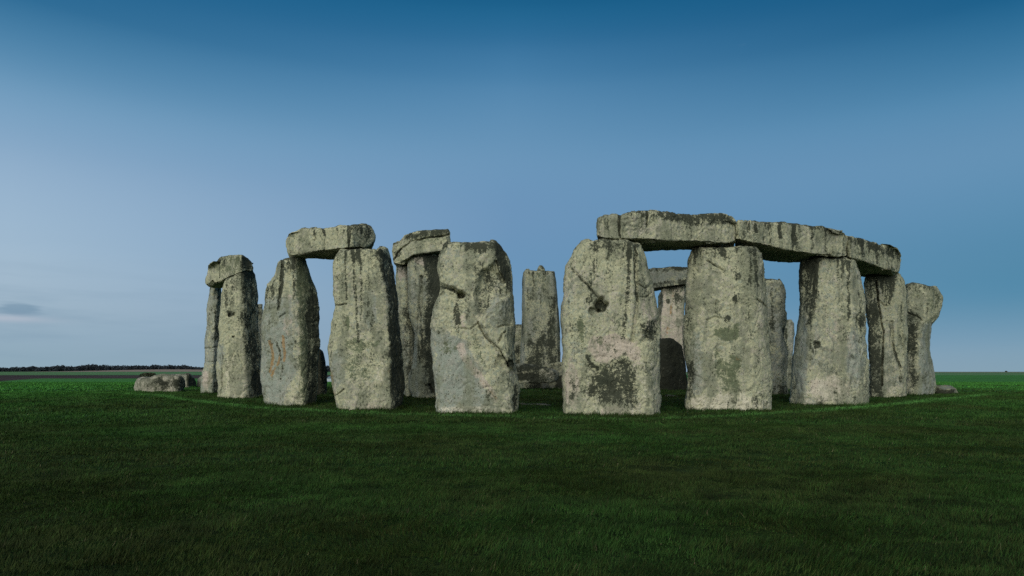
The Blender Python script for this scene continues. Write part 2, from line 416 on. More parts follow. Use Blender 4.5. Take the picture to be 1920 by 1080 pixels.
def stone(name, d, L, R, top, bot, E=(), dl=0.3, dr=0.3, th=1.1, inset=0.06, stains_shade=(), dents=(), grey=0.3, streak=0.5, pink=0.0, pale=0.0, tone=1.0,
          rough=1.0, rnd=0.13, foot=0.3, res=0.019, seed=0, cap=0.10):
    """a weathered block. L, R: lists of (px, py) down each side; top, bot: row of the top and base edge, a number or (px, py) list;
    E: edges running up its front, (px or [(px, py)], depth behind d)"""
    res = res * max(1.0, d / 17.0)
    Lf = polyl([(y, x) for x, y in L]) if not isinstance(L, (int, float)) else polyl(L)
    Rf = polyl([(y, x) for x, y in R]) if not isinstance(R, (int, float)) else polyl(R)
    Tf, Bf = polyl(top), polyl(bot)
    allp = ([L] if isinstance(L, (int, float)) else [p[0] for p in L]) + ([R] if isinstance(R, (int, float)) else [p[0] for p in R])
    wm = (max(allp) - min(allp)) / 1200 * d
    ty = [top] if isinstance(top, (int, float)) else [p[1] for p in top]; by = [bot] if isinstance(bot, (int, float)) else [p[1] for p in bot]
    hm = (max(by) - min(ty)) / 1200 * d
    nt_ = max(14, int(hm / res)); t = np.linspace(0, 1, nt_)
    def edge(fn, t):
        x = fn(np.full(t.shape, 0.5 * (np.mean(by) + np.mean(ty))))
        for _ in range(8):
            y = Bf(x) + (Tf(x) - Bf(x)) * t; x = 0.5 * x + 0.5 * fn(y)
        return x
    xl, xr = edge(Lf, t), edge(Rf, t)
    ch = [(xl, np.full(nt_, dl))]
    for e, dv in E:
        ef = polyl(e) if isinstance(e, (int, float)) else polyl([(y, x) for x, y in e])
        ch.append((np.clip(edge(ef, t), xl + 0.02 * (xr - xl), xr - 0.02 * (xr - xl)), np.full(nt_, float(dv))))
    ch.append((xr, np.full(nt_, dr)))
    bk = max(c[1].max() for c in ch)
    ins = inset * (xr - xl)
    back = [(xr - ins, np.full(nt_, max(th, dr + 0.15))), (xl + ins, np.full(nt_, max(th, dl + 0.15)))]
    cor = ch + back
    K = len(cor)
    # sample the closed section, more finely on the front
    lens = []
    m = nt_ // 2
    for k in range(K):
        a, b = cor[k], cor[(k + 1) % K]
        l = math.hypot((b[0][m] - a[0][m]) / 1200 * d, b[1][m] - a[1][m]); lens.append(max(3, int(l / res * (1.0 if k < len(ch) - 1 else 0.45))))
    sx, sv, front = [], [], []
    for k in range(K):
        a, b = cor[k], cor[(k + 1) % K]
        f = np.linspace(0, 1, lens[k], endpoint=False)[None, :]
        sx.append(a[0][:, None] * (1 - f) + b[0][:, None] * f); sv.append(a[1][:, None] * (1 - f) + b[1][:, None] * f)
    SX, SV = np.concatenate(sx, 1), np.concatenate(sv, 1)
    n = SX.shape[1]
    # round the corners
    r = max(1, int(rnd * 2.2 / res)); ker = np.exp(-np.linspace(-2, 2, 2 * r + 1) ** 2); ker /= ker.sum()
    def smooth(A):
        B = np.concatenate([A[:, -r:], A, A[:, :r]], 1); out = np.zeros_like(A)
        for i, kk in enumerate(ker): out += kk * B[:, i:i + n]
        return out
    SX, SV = smooth(SX), smooth(SV)
    lo, hi = SX.min(1, keepdims=True), SX.max(1, keepdims=True)
    SX = xl[:, None] + (SX - lo) / (hi - lo) * (xr - xl)[:, None]
    # chain depth at each px (so that everything on the near side stands where the photograph shows it)
    PY = Bf(SX) + (Tf(SX) - Bf(SX)) * t[:, None]
    CH = np.empty_like(SX)
    for i in range(nt_):
        xs = np.array([c[0][i] for c in ch]); vs = np.array([c[1][i] for c in ch])
        CH[i] = np.interp(SX[i], xs, vs)
    # round off the top edge in depth
    hz = (1 - t) * hm
    sh = 1 - 0.45 * (1 - np.sqrt(np.clip(1 - np.clip(1 - hz / max(cap, 1e-3), 0, 1) ** 2, 0, 1)))
    mid = SV.mean(1, keepdims=True)
    shf = sh[:, None] ** np.where(SV < mid, 1, 1)
    SV = mid + (SV - mid) * shf
    rows_x, rows_v, rows_z = [SX], [SV], [EYE - (PY - HOR) / 1200 * (d + CH)]
    # foot below the turf, and caps
    def ringset(i, hs, dz):
        for s, z_ in zip(hs, dz):
            xm = 0.5 * (xl[i] + xr[i])
            yield (xm + (SX[i] - xm) * (1 - 0.25 * (1 - s)), mid[i] + (SV[i] - mid[i]) * s, rows_z[0][i] + z_)
    hs = np.linspace(0.95, 0.0, 12)
    topc = list(ringset(nt_ - 1, hs, 0.035 * np.sqrt(1 - hs ** 2) * min(1, hm)))
    footc = list(ringset(0, [1.0], [-foot * 0.5])) + list(ringset(0, [1.0], [-foot])) + list(ringset(0, np.linspace(0.8, 0, 7), [-foot] * 7)) if foot > 0 else list(ringset(0, hs, -0.02 * np.sqrt(1 - hs ** 2)))
    AX = np.concatenate([np.array([c[0] for c in footc])[::-1], SX, np.array([c[0] for c in topc])])
    AV = np.concatenate([np.array([c[1] for c in footc])[::-1], SV, np.array([c[1] for c in topc])])
    AZ = np.concatenate([np.array([c[2] for c in footc])[::-1], rows_z[0], np.array([c[2] for c in topc])])
    T = AX.shape[0]
    dep = d + AV
    Pn = np.stack([(AX - 960) / 1200 * dep, dep, AZ], 2)
    # outward normals
    du = np.roll(Pn, -1, 1) - np.roll(Pn, 1, 1); dt = np.gradient(Pn, axis=0)
    nr = np.cross(du, dt); nr /= np.linalg.norm(nr, axis=2, keepdims=True) + 1e-9
    cen = Pn.mean((0, 1))
    if ((Pn - cen) * nr).sum() < 0: nr = -nr
    q = Pn.reshape(-1, 3); nq = nr.reshape(-1, 3); so = seed * 13.7
    pxq = AX.reshape(-1)
    pyq = HOR - (q[:, 2] - EYE) * 1200 / q[:, 1]
    pxv = 960 + q[:, 0] / q[:, 1] * 1200
    facing = np.clip(-nq[:, 1] * 2.2 + 0.1, 0, 1) * (q[:, 1] < d + bk + 0.25)
    k = rough
    disp = fbm(q * 1.25 + so, 4) * 0.075 * k + fbm(q * 4.6 + so, 3) * 0.018 * k
    disp += perlin(q * np.array([4.5, 4.5, 0.55]) + so) * 0.022 * k + perlin(q * 15 + so) * 0.007
    rid = 1 - np.abs(perlin(q * np.array([1.9, 1.9, 1.2]) + so + 5)) * 2.2
    disp -= sstep(0.86, 1.0, rid) * 0.018 * k
    nn = fbm(q * np.array([1.6, 1.6, 1.1]) + so + 31, 3); ns = nn * 7.0; fl = np.floor(ns); fr2 = ns - fl
    disp += ((fl + sstep(0.38, 0.62, fr2)) / 7.0 - nn) * 0.20 * k * sstep(-0.05, 0.25, fbm(q * 0.8 + so + 77, 2))
    pit = perlin(q * 8.5 + so); disp -= np.clip(pit - 0.30, 0, 1) * 0.11 * sstep(0, 0.25, fbm(q * 0.9 + so + 3, 2) + 0.12)
    edge_fade = np.ones(T); edge_fade[-8:] = np.linspace(1, 0.5, 8)
    disp *= np.repeat(edge_fade, n)
    q = q + nq * disp[:, None]
    for shp, depth in dents:
        mk = shape_mask(shp, pxv, pyq) * facing * depth * 1.6
        q = q + np.stack([q[:, 0] / q[:, 1] * mk, mk, 0 * mk], 1)
    A = np.zeros((len(q), 4)); B = np.zeros((len(q), 4))
    A[:, 3] = pink; B[:, 0] = grey; B[:, 2] = pale; B[:, 3] = tone
    hrel = np.clip((q[:, 2] - q[:, 2].min() - foot) / max(hm, 0.3), 0, 1)
    B[:, 1] = streak * (0.35 + 0.65 * hrel)
    if foot > 0.1: B[:, 2] += 0.55 * np.exp(-(hrel * hm / 0.42) ** 2)                # pale crust near the turf
    A[:, 1] += 0.30 * np.clip(1 - facing, 0, 1) ** 2                                # greener where the surface turns away from the front
    A[:, 0] += 0.34 * np.exp(-((1 - hrel) * hm / 0.22) ** 2) * (streak > 0)        # algae on the weather edge at the top
    ci = {'dark': (A, 0), 'green': (A, 1), 'orange': (A, 2), 'pink': (A, 3), 'grey': (B, 0), 'streak': (B, 1), 'pale': (B, 2)}
    crk = [('dark', ('L', sh_[1], sh_[2] * 0.8), 0.40) for sh_, dp in dents if sh_[0] == 'L' and sh_[2] < 3.0 and dp > 0]
    for nm, shp, amt in list(stains_shade) + crk:  # entries hold weathering, and shade painted on side faces, hollows and undersides
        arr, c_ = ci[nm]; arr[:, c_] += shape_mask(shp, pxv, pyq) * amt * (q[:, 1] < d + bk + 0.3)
    A = np.clip(A, 0, 1.5); B[:, :3] = np.clip(B[:, :3], 0, 1.5)
    if foot > 0.1 and d < 34:
        fr_ = (SV[0] < bk + 0.1); FEET.append((((SX[0] - 960) / 1200 * (d + SV[0]))[fr_], (d + SV[0])[fr_]))
    base = np.array([q[:, 0].mean(), q[:, 1].mean(), q[:, 2].min() + max(foot, 0)])
    idx = np.arange(T * n).reshape(T, n); nxt = np.roll(idx, -1, 1)
    fc = np.stack([idx[:-1].ravel(), nxt[:-1].ravel(), nxt[1:].ravel(), idx[1:].ravel()], 1)
    ob = link_mesh(name, q - base, fc, STONE, attrs={'stain_shade': A, 'tone': B})
    ob.location = base
    return ob

G_UP, G_LI, G_FA = 'upright stones of the circle', 'lintel stones across the tops of uprights', 'fallen stones lying in the grass'
def up(o, label): return tag(o, label, 'standing stone', G_UP)
def li(o, label): return tag(o, label, 'lintel stone', G_LI)
def fa(o, label): return tag(o, label, 'fallen stone', G_FA)

# --- broad stone with the round hollow
up(stone('standing_stone', 14.8,
   L=[(1089.7, 449), (1076, 465), (1067, 484), (1060, 498), (1055.5, 521), (1054, 557), (1053, 600), (1055, 650), (1054, 728), (1055, 768), (1058, 780)],
   R=[(1189, 449), (1201, 459), (1211, 474), (1216, 498), (1225, 529), (1230, 561), (1235, 605), (1236, 633), (1237, 690), (1239, 752), (1238, 778)],
   top=[(1055, 455), (1092, 449), (1129, 446), (1175, 450), (1200, 458), (1240, 462)], bot=[(1054, 774), (1074, 780), (1189, 781), (1238, 777)],
   E=[([(1100, 449), (1080, 520), (1072, 600), (1068, 780)], 0.05), ([(1186, 449), (1193, 500), (1196, 565), (1215, 640), (1222, 780)], 0.0)], dl=0.35, dr=0.42, th=1.15,
   stains_shade=[('dark', ('P', [(1100, 676), (1128, 690), (1142, 672), (1168, 664), (1190, 690), (1195, 740), (1186, 766), (1150, 752), (1120, 766), (1103, 745)], 16), 0.62),
           ('green', ('P', [(1110, 680), (1140, 676), (1150, 720), (1120, 735)], 9), 0.7), ('green', ('E', 1126, 640, 9, 10), 0.9), ('dark', ('E', 1126, 573, 13, 14), 0.8),  # dark ellipse paints the shadow inside the round hollow
           ('dark', ('L', [(1179, 462), (1180, 500), (1176, 560), (1168, 640)], 6), 0.55), ('dark', ('L', [(1191, 460), (1194, 560)], 4), 0.5), ('dark', ('E', 1218, 620, 18, 22, -35), 0.55),  # tilted dark ellipse paints shade into the right-hand hollow
           ('dark', ('L', [(1074, 508), (1100, 535), (1120, 556)], 2.2), 0.30), ('dark', ('E', 1106, 560, 8, 14), 0.45), ('pink', ('E', 1140, 650, 50, 28), 0.55), ('pink', ('E', 1072, 720, 20, 50), 0.7),
           ('pink', ('E', 1150, 772, 30, 12), 0.9), ('grey', ('E', 1075, 610, 40, 90), 0.3), ('pale', ('E', 1215, 710, 22, 50), 0.55), ('pink', ('E', 1216, 590, 18, 40), 0.4),
           ('green', ('E', 1090, 615, 22, 25), 0.35), ('pale', ('E', 1135, 505, 40, 40), 0.2), ('green', ('L', [(1088, 590), (1092, 650)], 7), 0.55), ('pink', ('P', [(1100, 640), (1150, 625), (1200, 640), (1200, 690), (1170, 665), (1120, 690)], 10), 0.7), ('dark', ('L', [(1098, 665), (1110, 685), (1122, 690)], 3), 0.5), ('green', ('L', [(1165, 560), (1160, 610)], 8), 0.4), ('dark', ('E', 1072, 730, 8, 30), 0.3)],
   dents=[(('E', 1126, 572, 14, 15), 0.20), (('E', 1115, 582, 10, 8), 0.12), (('L', [(1072, 503), (1097, 530), (1122, 558)], 2.4), 0.035), (('P', [(1070, 500), (1124, 560), (1100, 585), (1060, 560)], 14), 0.02),
          (('L', [(1189, 455), (1193, 500), (1195, 565), (1185, 640)], 4), 0.05), (('P', [(1203, 640), (1218, 605), (1236, 598), (1236, 632)], 5), 0.12),
          (('L', [(1195, 532), (1210, 540), (1224, 533)], 1.6), 0.03), (('L', [(1196, 556), (1212, 557), (1224, 546)], 1.6), 0.03), (('P', [(1105, 690), (1190, 680), (1190, 770), (1105, 770)], 10), 0.02)],
   grey=0.14, streak=0.30, pink=0.22, seed=1), 'broadest upright with a round hollow in its face and a dark patch low down')
# --- upright between the two biggest lintels
up(stone('standing_stone', 15.9,
   L=[(1303, 460), (1296.7, 467), (1291, 490), (1287, 524), (1283.5, 570), (1280.4, 623), (1285.4, 668), (1288, 710), (1285.4, 752), (1289, 767)],
   R=[(1412, 462), (1427, 475), (1433, 494), (1436, 532), (1439, 577), (1442.8, 627), (1444.7, 676), (1446.6, 714), (1445, 760)],
   top=[(1290, 464), (1314, 460), (1400, 460), (1420, 467)], bot=[(1285, 765), (1300, 769), (1360, 772), (1428, 766), (1446, 759)],
   E=[([(1322, 460), (1316, 560), (1312, 770)], 0.03), ([(1405, 460), (1418, 600), (1425, 770)], 0.05)], dl=0.38, dr=0.42, th=1.2,
   stains_shade=[('green', ('P', [(1336, 614), (1376, 613), (1376, 607), (1385, 607), (1386, 632), (1372, 640), (1350, 636), (1337, 628)], 5), 1.1),
           ('green', ('P', [(1342, 654), (1352, 652), (1353, 672), (1366, 678), (1370, 664), (1388, 672), (1390, 700), (1382, 735), (1365, 742), (1352, 730), (1340, 700)], 9), 0.75),
           ('dark', ('L', [(1352, 464), (1362, 480), (1372, 500), (1384, 520)], 9), 0.5), ('dark', ('E', 1362, 598, 7, 9), 0.8), ('dark', ('E', 1378, 562, 6, 9), 0.5), ('dark', ('L', [(1418, 490), (1420, 535)], 4), 0.55),
           ('dark', ('L', [(1358, 500), (1359, 545)], 4), 0.4), ('grey', ('E', 1305, 680, 18, 70), 0.55), ('green', ('E', 1300, 600, 14, 120), 0.3), ('pale', ('E', 1365, 755, 80, 22), 0.6), ('green', ('E', 1415, 560, 20, 90), 0.25),
           ('dark', ('E', 1295, 720, 12, 45), 0.35), ('pink', ('E', 1420, 640, 26, 60), 0.35), ('dark', ('E', 1424, 752, 24, 14), 0.4)],
   dents=[(('L', [(1325, 489), (1340, 497), (1355, 506)], 1.8), 0.035), (('L', [(1418, 562), (1428, 568), (1436, 576)], 2.2), 0.06), (('L', [(1326, 600), (1340, 594), (1355, 597)], 1.6), 0.03), (('P', [(1342, 655), (1353, 655), (1353, 690), (1342, 690)], 3), 0.02)],
   grey=0.12, streak=0.42, pink=0.05, pale=0.1, seed=2), 'upright carrying the joint of two long lintels, green-stained down its middle')
# --- upright right of it
up(stone('standing_stone', 17.7,
   L=[(1502, 480), (1501.5, 490), (1498.5, 516), (1499.6, 568), (1496, 605), (1490, 634), (1486.7, 675), (1483, 723), (1477.4, 749), (1480, 756)],
   R=[(1600, 480), (1605, 488), (1614, 516), (1620, 546), (1622, 575), (1624.4, 627), (1625.6, 671), (1630.4, 723), (1629, 750)],
   top=[(1500, 486), (1530, 480), (1586, 481), (1606, 489)], bot=[(1477, 752), (1500, 757), (1542, 759.6), (1587, 757), (1630, 748)],
   E=[([(1537, 480), (1538, 540), (1522, 620), (1508, 760)], 0.0), ([(1590, 480), (1605, 600), (1614, 750)], 0.1)], dl=0.62, dr=0.5, th=1.2,
   stains_shade=[('dark', ('P', [(1500, 490), (1536, 486), (1536, 560), (1520, 610), (1498, 600)], 7), 0.42), ('grey', ('E', 1500, 660, 16, 90), 0.7), ('dark', ('E', 1531, 645, 8, 9), 0.7), ('orange', ('E', 1531, 641, 5, 6), 0.35),  # first dark polygon is shade painted on the left-turned face
           ('dark', ('L', [(1590, 490), (1592, 560), (1590, 600)], 4), 0.45), ('dark', ('L', [(1570, 486), (1573, 520)], 3), 0.45), ('dark', ('E', 1612, 600, 9, 22), 0.4), ('grey', ('E', 1605, 665, 22, 60), 0.6),
           ('pink', ('E', 1555, 730, 45, 30), 0.9), ('pale', ('E', 1555, 725, 45, 30), 0.6), ('pink', ('E', 1575, 640, 30, 50), 0.4), ('pale', ('E', 1560, 560, 25, 60), 0.2)],
   dents=[(('E', 1531, 645, 4, 3), 0.05), (('L', [(1605, 600), (1610, 660), (1598, 720)], 6), 0.04), (('L', [(1590, 640), (1596, 680), (1586, 720)], 5), 0.03), (('E', 1596, 672, 6, 7), 0.03)],
   grey=0.36, streak=0.45, pink=0.2, pale=0.15, seed=3), 'upright under the two right-hand lintels, its left face shaded and base pinkish')
# --- cracked upright under the last lintel
up(stone('standing_stone', 21.0,
   L=[(1623.7, 512), (1620, 531), (1623, 568), (1627, 612), (1629, 671), (1631, 746)],
   R=[(1684.8, 513), (1694, 527), (1699.6, 546), (1701.5, 575), (1701.5, 620), (1702, 668), (1699.6, 723), (1698, 742)],
   top=[(1620, 512), (1690, 513)], bot=[(1630, 745), (1664, 747.4), (1698, 742)],
   E=[([(1641, 512), (1649, 575), (1656, 627), (1654, 745)], 0.05), ([(1688, 512), (1690, 745)], 0.1)], dl=0.3, dr=0.4, th=1.15,
   stains_shade=[('dark', ('P', [(1621, 514), (1640, 514), (1654, 620), (1653, 745), (1630, 745), (1624, 600)], 4), 0.50), ('dark', ('P', [(1640, 514), (1680, 516), (1678, 560), (1660, 580)], 6), 0.5), ('dark', ('L', [(1670, 610), (1672, 640), (1684, 680), (1690, 715)], 4), 0.5),
           ('pale', ('E', 1675, 700, 20, 50), 0.35), ('pink', ('E', 1690, 742, 16, 8), 0.6)],
   dents=[(('L', [(1642, 527), (1648, 575), (1656, 622), (1653, 723)], 2.2), 0.10), (('L', [(1645, 560), (1660, 574)], 1.5), 0.04), (('L', [(1671, 605), (1672, 640), (1685, 690)], 4), 0.05), (('E', 1688, 650, 8, 40), 0.04)],
   grey=0.32, streak=0.45, pink=0.1, seed=4), 'upright split by a long vertical crack, under the end of the last lintel')
# --- end upright with the swollen head
up(stone('standing_stone', 22.5,
   L=[(1699, 532), (1698, 600), (1697, 660), (1697, 742)],
   R=[(1755, 536), (1762, 545), (1767.4, 554), (1766, 571), (1759, 593), (1748, 608), (1746, 627), (1742, 649), (1748, 679), (1753, 705), (1756, 723), (1750, 740)],
   top=[(1696, 534), (1710, 529), (1722, 529), (1738, 533), (1756, 538), (1768, 553)], bot=[(1697, 742), (1735, 742), (1756, 738)],
   E=[([(1719, 530), (1721, 600), (1718, 740)], 0.15), ([(1745, 530), (1741, 580), (1730, 620), (1730, 740)], 0.12)], dl=0.45, dr=0.7, th=1.3,
   stains_shade=[('dark', ('P', [(1701, 575), (1716, 580), (1720, 700), (1712, 740), (1700, 740)], 8), 0.52), ('grey', ('P', [(1728, 610), (1748, 605), (1752, 720), (1748, 742), (1722, 742), (1726, 660)], 6), 1.0), ('green', ('E', 1752, 560, 16, 22), 0.45), ('green', ('E', 1722, 550, 16, 16), 0.25)],
   dents=[(('L', [(1738, 605), (1752, 598), (1762, 588)], 4), 0.05), (('L', [(1700, 585), (1712, 590), (1728, 600)], 2), 0.04), (('E', 1740, 650, 6, 40), 0.02)],
   grey=0.25, streak=0.25, seed=5), 'top-heavy upright with a swollen head and pinched waist, at the right end')
# --- face-like stone left of the gap
up(stone('standing_stone', 15.1,
   L=[(838, 451), (831, 457), (824, 473), (821.5, 497), (825, 522), (826.5, 540), (822, 561), (813.4, 585), (809, 610), (808.8, 645), (811, 684), (815, 726), (817, 758), (819, 774)],
   R=[(930, 452), (938, 457), (949, 469), (956, 487), (961, 525), (964.6, 561), (966, 600), (966.4, 650), (967, 690), (970, 710), (973.4, 737), (972, 772)],
   top=[(825, 455), (850, 450.5), (885, 451), (928, 452), (945, 456)], bot=[(816, 773), (885, 776.5), (956, 775), (973, 771)],
   E=[([(842, 451), (832, 560), (828, 776)], 0.05), ([(925, 451), (932, 520), (944, 600), (955, 680), (955, 776)], 0.0)], dl=0.25, dr=0.55, th=1.2,
   stains_shade=[('dark', ('P', [(926, 452), (944, 460), (957, 500), (963, 560), (950, 540), (938, 515), (930, 480)], 5), 0.50), ('dark', ('P', [(905, 510), (925, 503), (945, 545), (925, 565), (900, 590), (896, 555)], 8), 0.33), ('dark', ('E', 856, 600, 8, 34), 0.55),  # dark polygons paint shade on the right side and in the scooped recess
           ('dark', ('E', 845, 500, 20, 22), 0.22), ('dark', ('E', 897, 500, 12, 16), 0.30), ('dark', ('L', [(826, 536), (846, 541), (866, 552)], 3), 0.5), ('green', ('P', [(884, 625), (900, 640), (912, 690), (890, 670)], 6), 0.5), ('green', ('E', 840, 650, 22, 22), 0.4),  # dark line along the notch is painted shade under its overhang
           ('grey', ('P', [(810, 620), (870, 640), (905, 720), (930, 775), (818, 775)], 14), 0.75), ('pink', ('L', [(862, 650), (880, 685), (905, 712), (930, 750)], 10), 0.9), ('orange', ('L', [(900, 712), (912, 724), (935, 752)], 4), 0.42),
           ('pale', ('E', 845, 612, 18, 30), 0.45), ('pale', ('E', 890, 768, 60, 8), 0.7), ('pink', ('E', 870, 600, 10, 20), 0.5), ('dark', ('E', 956, 682, 8, 10), 0.8), ('grey', ('E', 930, 590, 18, 35), 0.4), ('dark', ('E', 900, 465, 18, 14), 0.25), ('dark', ('E', 968, 745, 6, 30), 0.6)],  # dark ellipse at the crease's lower end paints shade beneath the overhang
   dents=[(('P', [(826, 537), (850, 543), (872, 551), (866, 562), (850, 556), (826, 552)], 3), 0.07), (('E', 867, 552, 9, 6, 15), 0.22), (('L', [(826, 534), (848, 541), (868, 552)], 4.5), 0.08), (('P', [(826, 540), (868, 556), (880, 560), (870, 600), (835, 590), (815, 585)], 10), 0.05),
          (('P', [(903, 508), (925, 498), (944, 530), (949, 554), (930, 570), (900, 594), (892, 555)], 6), 0.13), (('P', [(898, 602), (930, 574), (950, 556), (966, 585), (967, 690), (957, 688), (940, 664), (924, 645)], 3), -0.085),
          (('L', [(896, 603), (902, 619), (911, 634), (925, 645), (936, 654), (945, 669), (955, 688)], 1.5), 0.09), (('P', [(940, 655), (958, 690), (968, 690), (970, 720), (930, 690)], 7), 0.06),
          (('L', [(866, 616), (882, 617), (896, 606)], 1.7), 0.04), (('L', [(929, 492), (934, 512), (943, 527)], 4), 0.08), (('L', [(935, 640), (942, 628), (950, 622)], 2.4), 0.06), (('L', [(935, 614), (948, 610), (961, 611)], 1.7), 0.05),
          (('L', [(930, 570), (942, 562), (952, 557)], 1.7), 0.05), (('P', [(942, 628), (966, 600), (966, 690), (956, 688), (938, 660)], 5), -0.05), (('E', 956, 681, 7, 7), 0.10), (('P', [(812, 640), (850, 650), (850, 700), (812, 700)], 9), 0.02)],
   grey=0.38, streak=0.3, pink=0.12, seed=6), 'upright whose creased right side looks like a carved face in profile')
# --- right upright of the left pair
up(stone('standing_stone', 16.2,
   L=[(640, 464), (632, 471), (624.5, 488), (623.6, 516), (624.6, 551), (628, 572), (621, 600), (620.4, 625), (616, 653), (617, 681), (621, 713), (628, 741), (633, 764)],
   R=[(722, 465), (730, 474), (736, 490), (740, 510), (744, 548), (749.5, 593), (754, 640), (755, 681), (757.5, 727), (755, 764)],
   top=[(625, 470), (640, 464.5), (688, 463), (722, 466), (735, 476)], bot=[(628, 762), (650, 765), (681, 766.6), (712, 769.5), (735, 769), (756, 762)],
   E=[([(650, 463), (640, 560), (636, 766)], 0.02), ([(708, 463), (712, 488), (721, 548), (728, 611), (732, 681), (732, 769)], 0.0)], dl=0.18, dr=0.95, th=1.25,
   stains_shade=[('dark', ('P', [(710, 466), (736, 488), (756, 620), (758, 765), (733, 769), (734, 660), (724, 560)], 4), 0.62), ('dark', ('L', [(647, 470), (648, 520), (650, 560)], 3), 0.5), ('dark', ('L', [(661, 466), (664, 520), (668, 580), (672, 640)], 4), 0.5),  # dark polygon puts the shade of the right side face into its colour
           ('dark', ('L', [(672, 466), (678, 520), (676, 600)], 3.5), 0.45), ('green', ('E', 652, 606, 5, 16), 1.0), ('green', ('P', [(645, 640), (665, 630), (682, 640), (710, 640), (708, 650), (685, 655), (672, 662), (650, 655)], 5), 0.8), ('green', ('P', [(650, 665), (690, 660), (696, 700), (680, 730), (655, 720), (645, 690)], 8), 0.5),
           ('grey', ('E', 694, 580, 14, 40), 0.7), ('grey', ('E', 635, 690, 14, 45), 0.6), ('pale', ('E', 715, 700, 16, 55), 0.6), ('orange', ('L', [(618, 690), (622, 720), (630, 755)], 3), 0.4), ('pink', ('E', 690, 762, 40, 8), 0.7), ('orange', ('E', 731, 700, 4, 18), 0.35), ('dark', ('E', 712, 480, 10, 12), 0.3)],
   dents=[(('L', [(620, 573), (630, 571), (650, 570)], 1.8), 0.06), (('L', [(628, 742), (636, 737), (645, 730)], 1.8), 0.05), (('P', [(624, 480), (640, 468), (646, 570), (626, 572)], 5), 0.05)],
   grey=0.2, streak=0.40, pink=0.10, seed=7), 'slab-sided upright under the right end of the short left lintel')
# --- orange streaked upright
up(stone('standing_stone', 17.6,
   L=[(532, 483), (527, 485), (520, 493), (515, 512), (501, 530), (495.4, 569), (490, 600), (488.4, 629), (490.8, 667), (489.4, 703), (492, 731), (495.4, 752), (503, 759)],
   R=[(570, 482), (573, 488), (578, 502), (583.4, 523), (592, 544), (599, 576), (598.5, 611), (601, 646), (596.4, 681), (594, 724), (591, 752), (585, 759)],
   top=[(515, 490), (532, 483), (552, 479), (570, 482), (580, 500)], bot=[(493, 752), (510, 760), (536, 762.5), (568, 761), (592, 752)],
   E=[([(530, 480), (520, 560), (512, 760)], 0.05), ([(550, 480), (556, 560), (563, 650), (566, 760)], 0.0)], dl=0.35, dr=0.75, th=1.2,
   stains_shade=[('orange', ('L', [(530, 630), (533, 645), (534, 660), (532, 677)], 3.6), 1.0), ('orange', ('L', [(507, 640), (510, 660), (509, 680), (505, 698)], 3.6), 0.85), ('orange', ('L', [(525, 658), (524, 672), (519, 684)], 3), 0.8), ('orange', ('L', [(514, 690), (508, 705)], 3), 0.5),
           ('dark', ('L', [(518, 640), (523, 655), (530, 690), (524, 710)], 3), 0.5), ('dark', ('L', [(529, 484), (528, 530), (523, 575)], 4), 0.6), ('dark', ('L', [(550, 484), (552, 560)], 4), 0.5), ('green', ('P', [(552, 482), (572, 484), (600, 580), (600, 650), (592, 755), (566, 760), (560, 650)], 6), 0.85), ('dark', ('P', [(585, 540), (600, 580), (600, 660), (592, 756), (575, 758), (574, 650), (570, 560)], 8), 0.62),  # last dark polygon adds painted shade to the right-turned green face
           ('grey', ('P', [(492, 560), (540, 560), (550, 700), (520, 760), (492, 750)], 12), 0.9), ('pink', ('E', 540, 610, 12, 30), 0.6), ('pink', ('E', 541, 558, 5, 6), 1.0), ('pale', ('E', 560, 738, 22, 18), 0.4)],
   dents=[(('L', [(530, 484), (528, 520), (523, 580)], 4), 0.06), (('L', [(507, 640), (512, 665), (506, 700)], 6), 0.03), (('P', [(500, 530), (520, 495), (526, 500), (520, 560), (500, 570)], 5), 0.05), (('L', [(524, 595), (535, 588)], 1.6), 0.03)],
   grey=0.4, streak=0.40, pink=0.1, seed=8), 'pointed upright with orange streaks, under the left end of a short lintel')
# --- leftmost pair
up(stone('standing_stone', 20.8,
   L=[(425, 520), (419.8, 535), (413, 565), (412, 597), (411, 639), (406.4, 667), (405.7, 692), (409, 727), (407, 743)],
   R=[(470, 506), (479.6, 516), (483, 558), (485, 611), (490, 653), (491, 699), (492, 741)],
   top=[(415, 527), (441, 514), (456, 507), (468, 506), (480, 515)], bot=[(407, 743), (440, 746.5), (470, 746), (492, 742)],
   E=[([(432, 510), (424, 600), (416, 746)], 0.05), ([(456, 506), (455, 600), (462, 746)], 0.0)], dl=0.3, dr=0.95, th=1.2,
   stains_shade=[('dark', ('P', [(456, 508), (480, 514), (492, 700), (492, 744), (462, 746), (472, 690), (456, 640)], 5), 0.50), ('green', ('P', [(452, 520), (478, 520), (486, 660), (470, 720), (455, 640)], 6), 0.55), ('dark', ('E', 432, 590, 7, 6), 0.8), ('dark', ('E', 439, 631, 4, 4), 0.7),  # right flank: its shade is painted in by the first dark polygon
           ('dark', ('P', [(425, 524), (444, 516), (440, 545), (430, 575)], 5), 0.35), ('pale', ('E', 434, 700, 18, 50), 0.7), ('pink', ('E', 440, 705, 14, 50), 0.35), ('grey', ('E', 412, 665, 8, 30), 0.7), ('dark', ('E', 482, 722, 12, 22), 0.6)],
   dents=[(('E', 431, 590, 4, 4), 0.07), (('E', 439, 591, 3, 3), 0.05), (('E', 439, 631, 3, 2.5), 0.05), (('L', [(410, 650), (418, 690), (416, 740)], 4), 0.05)],
   grey=0.2, streak=0.38, pink=0.1, seed=9), 'left upright pale cream in front and black along its right side, under the left-hand lintel')
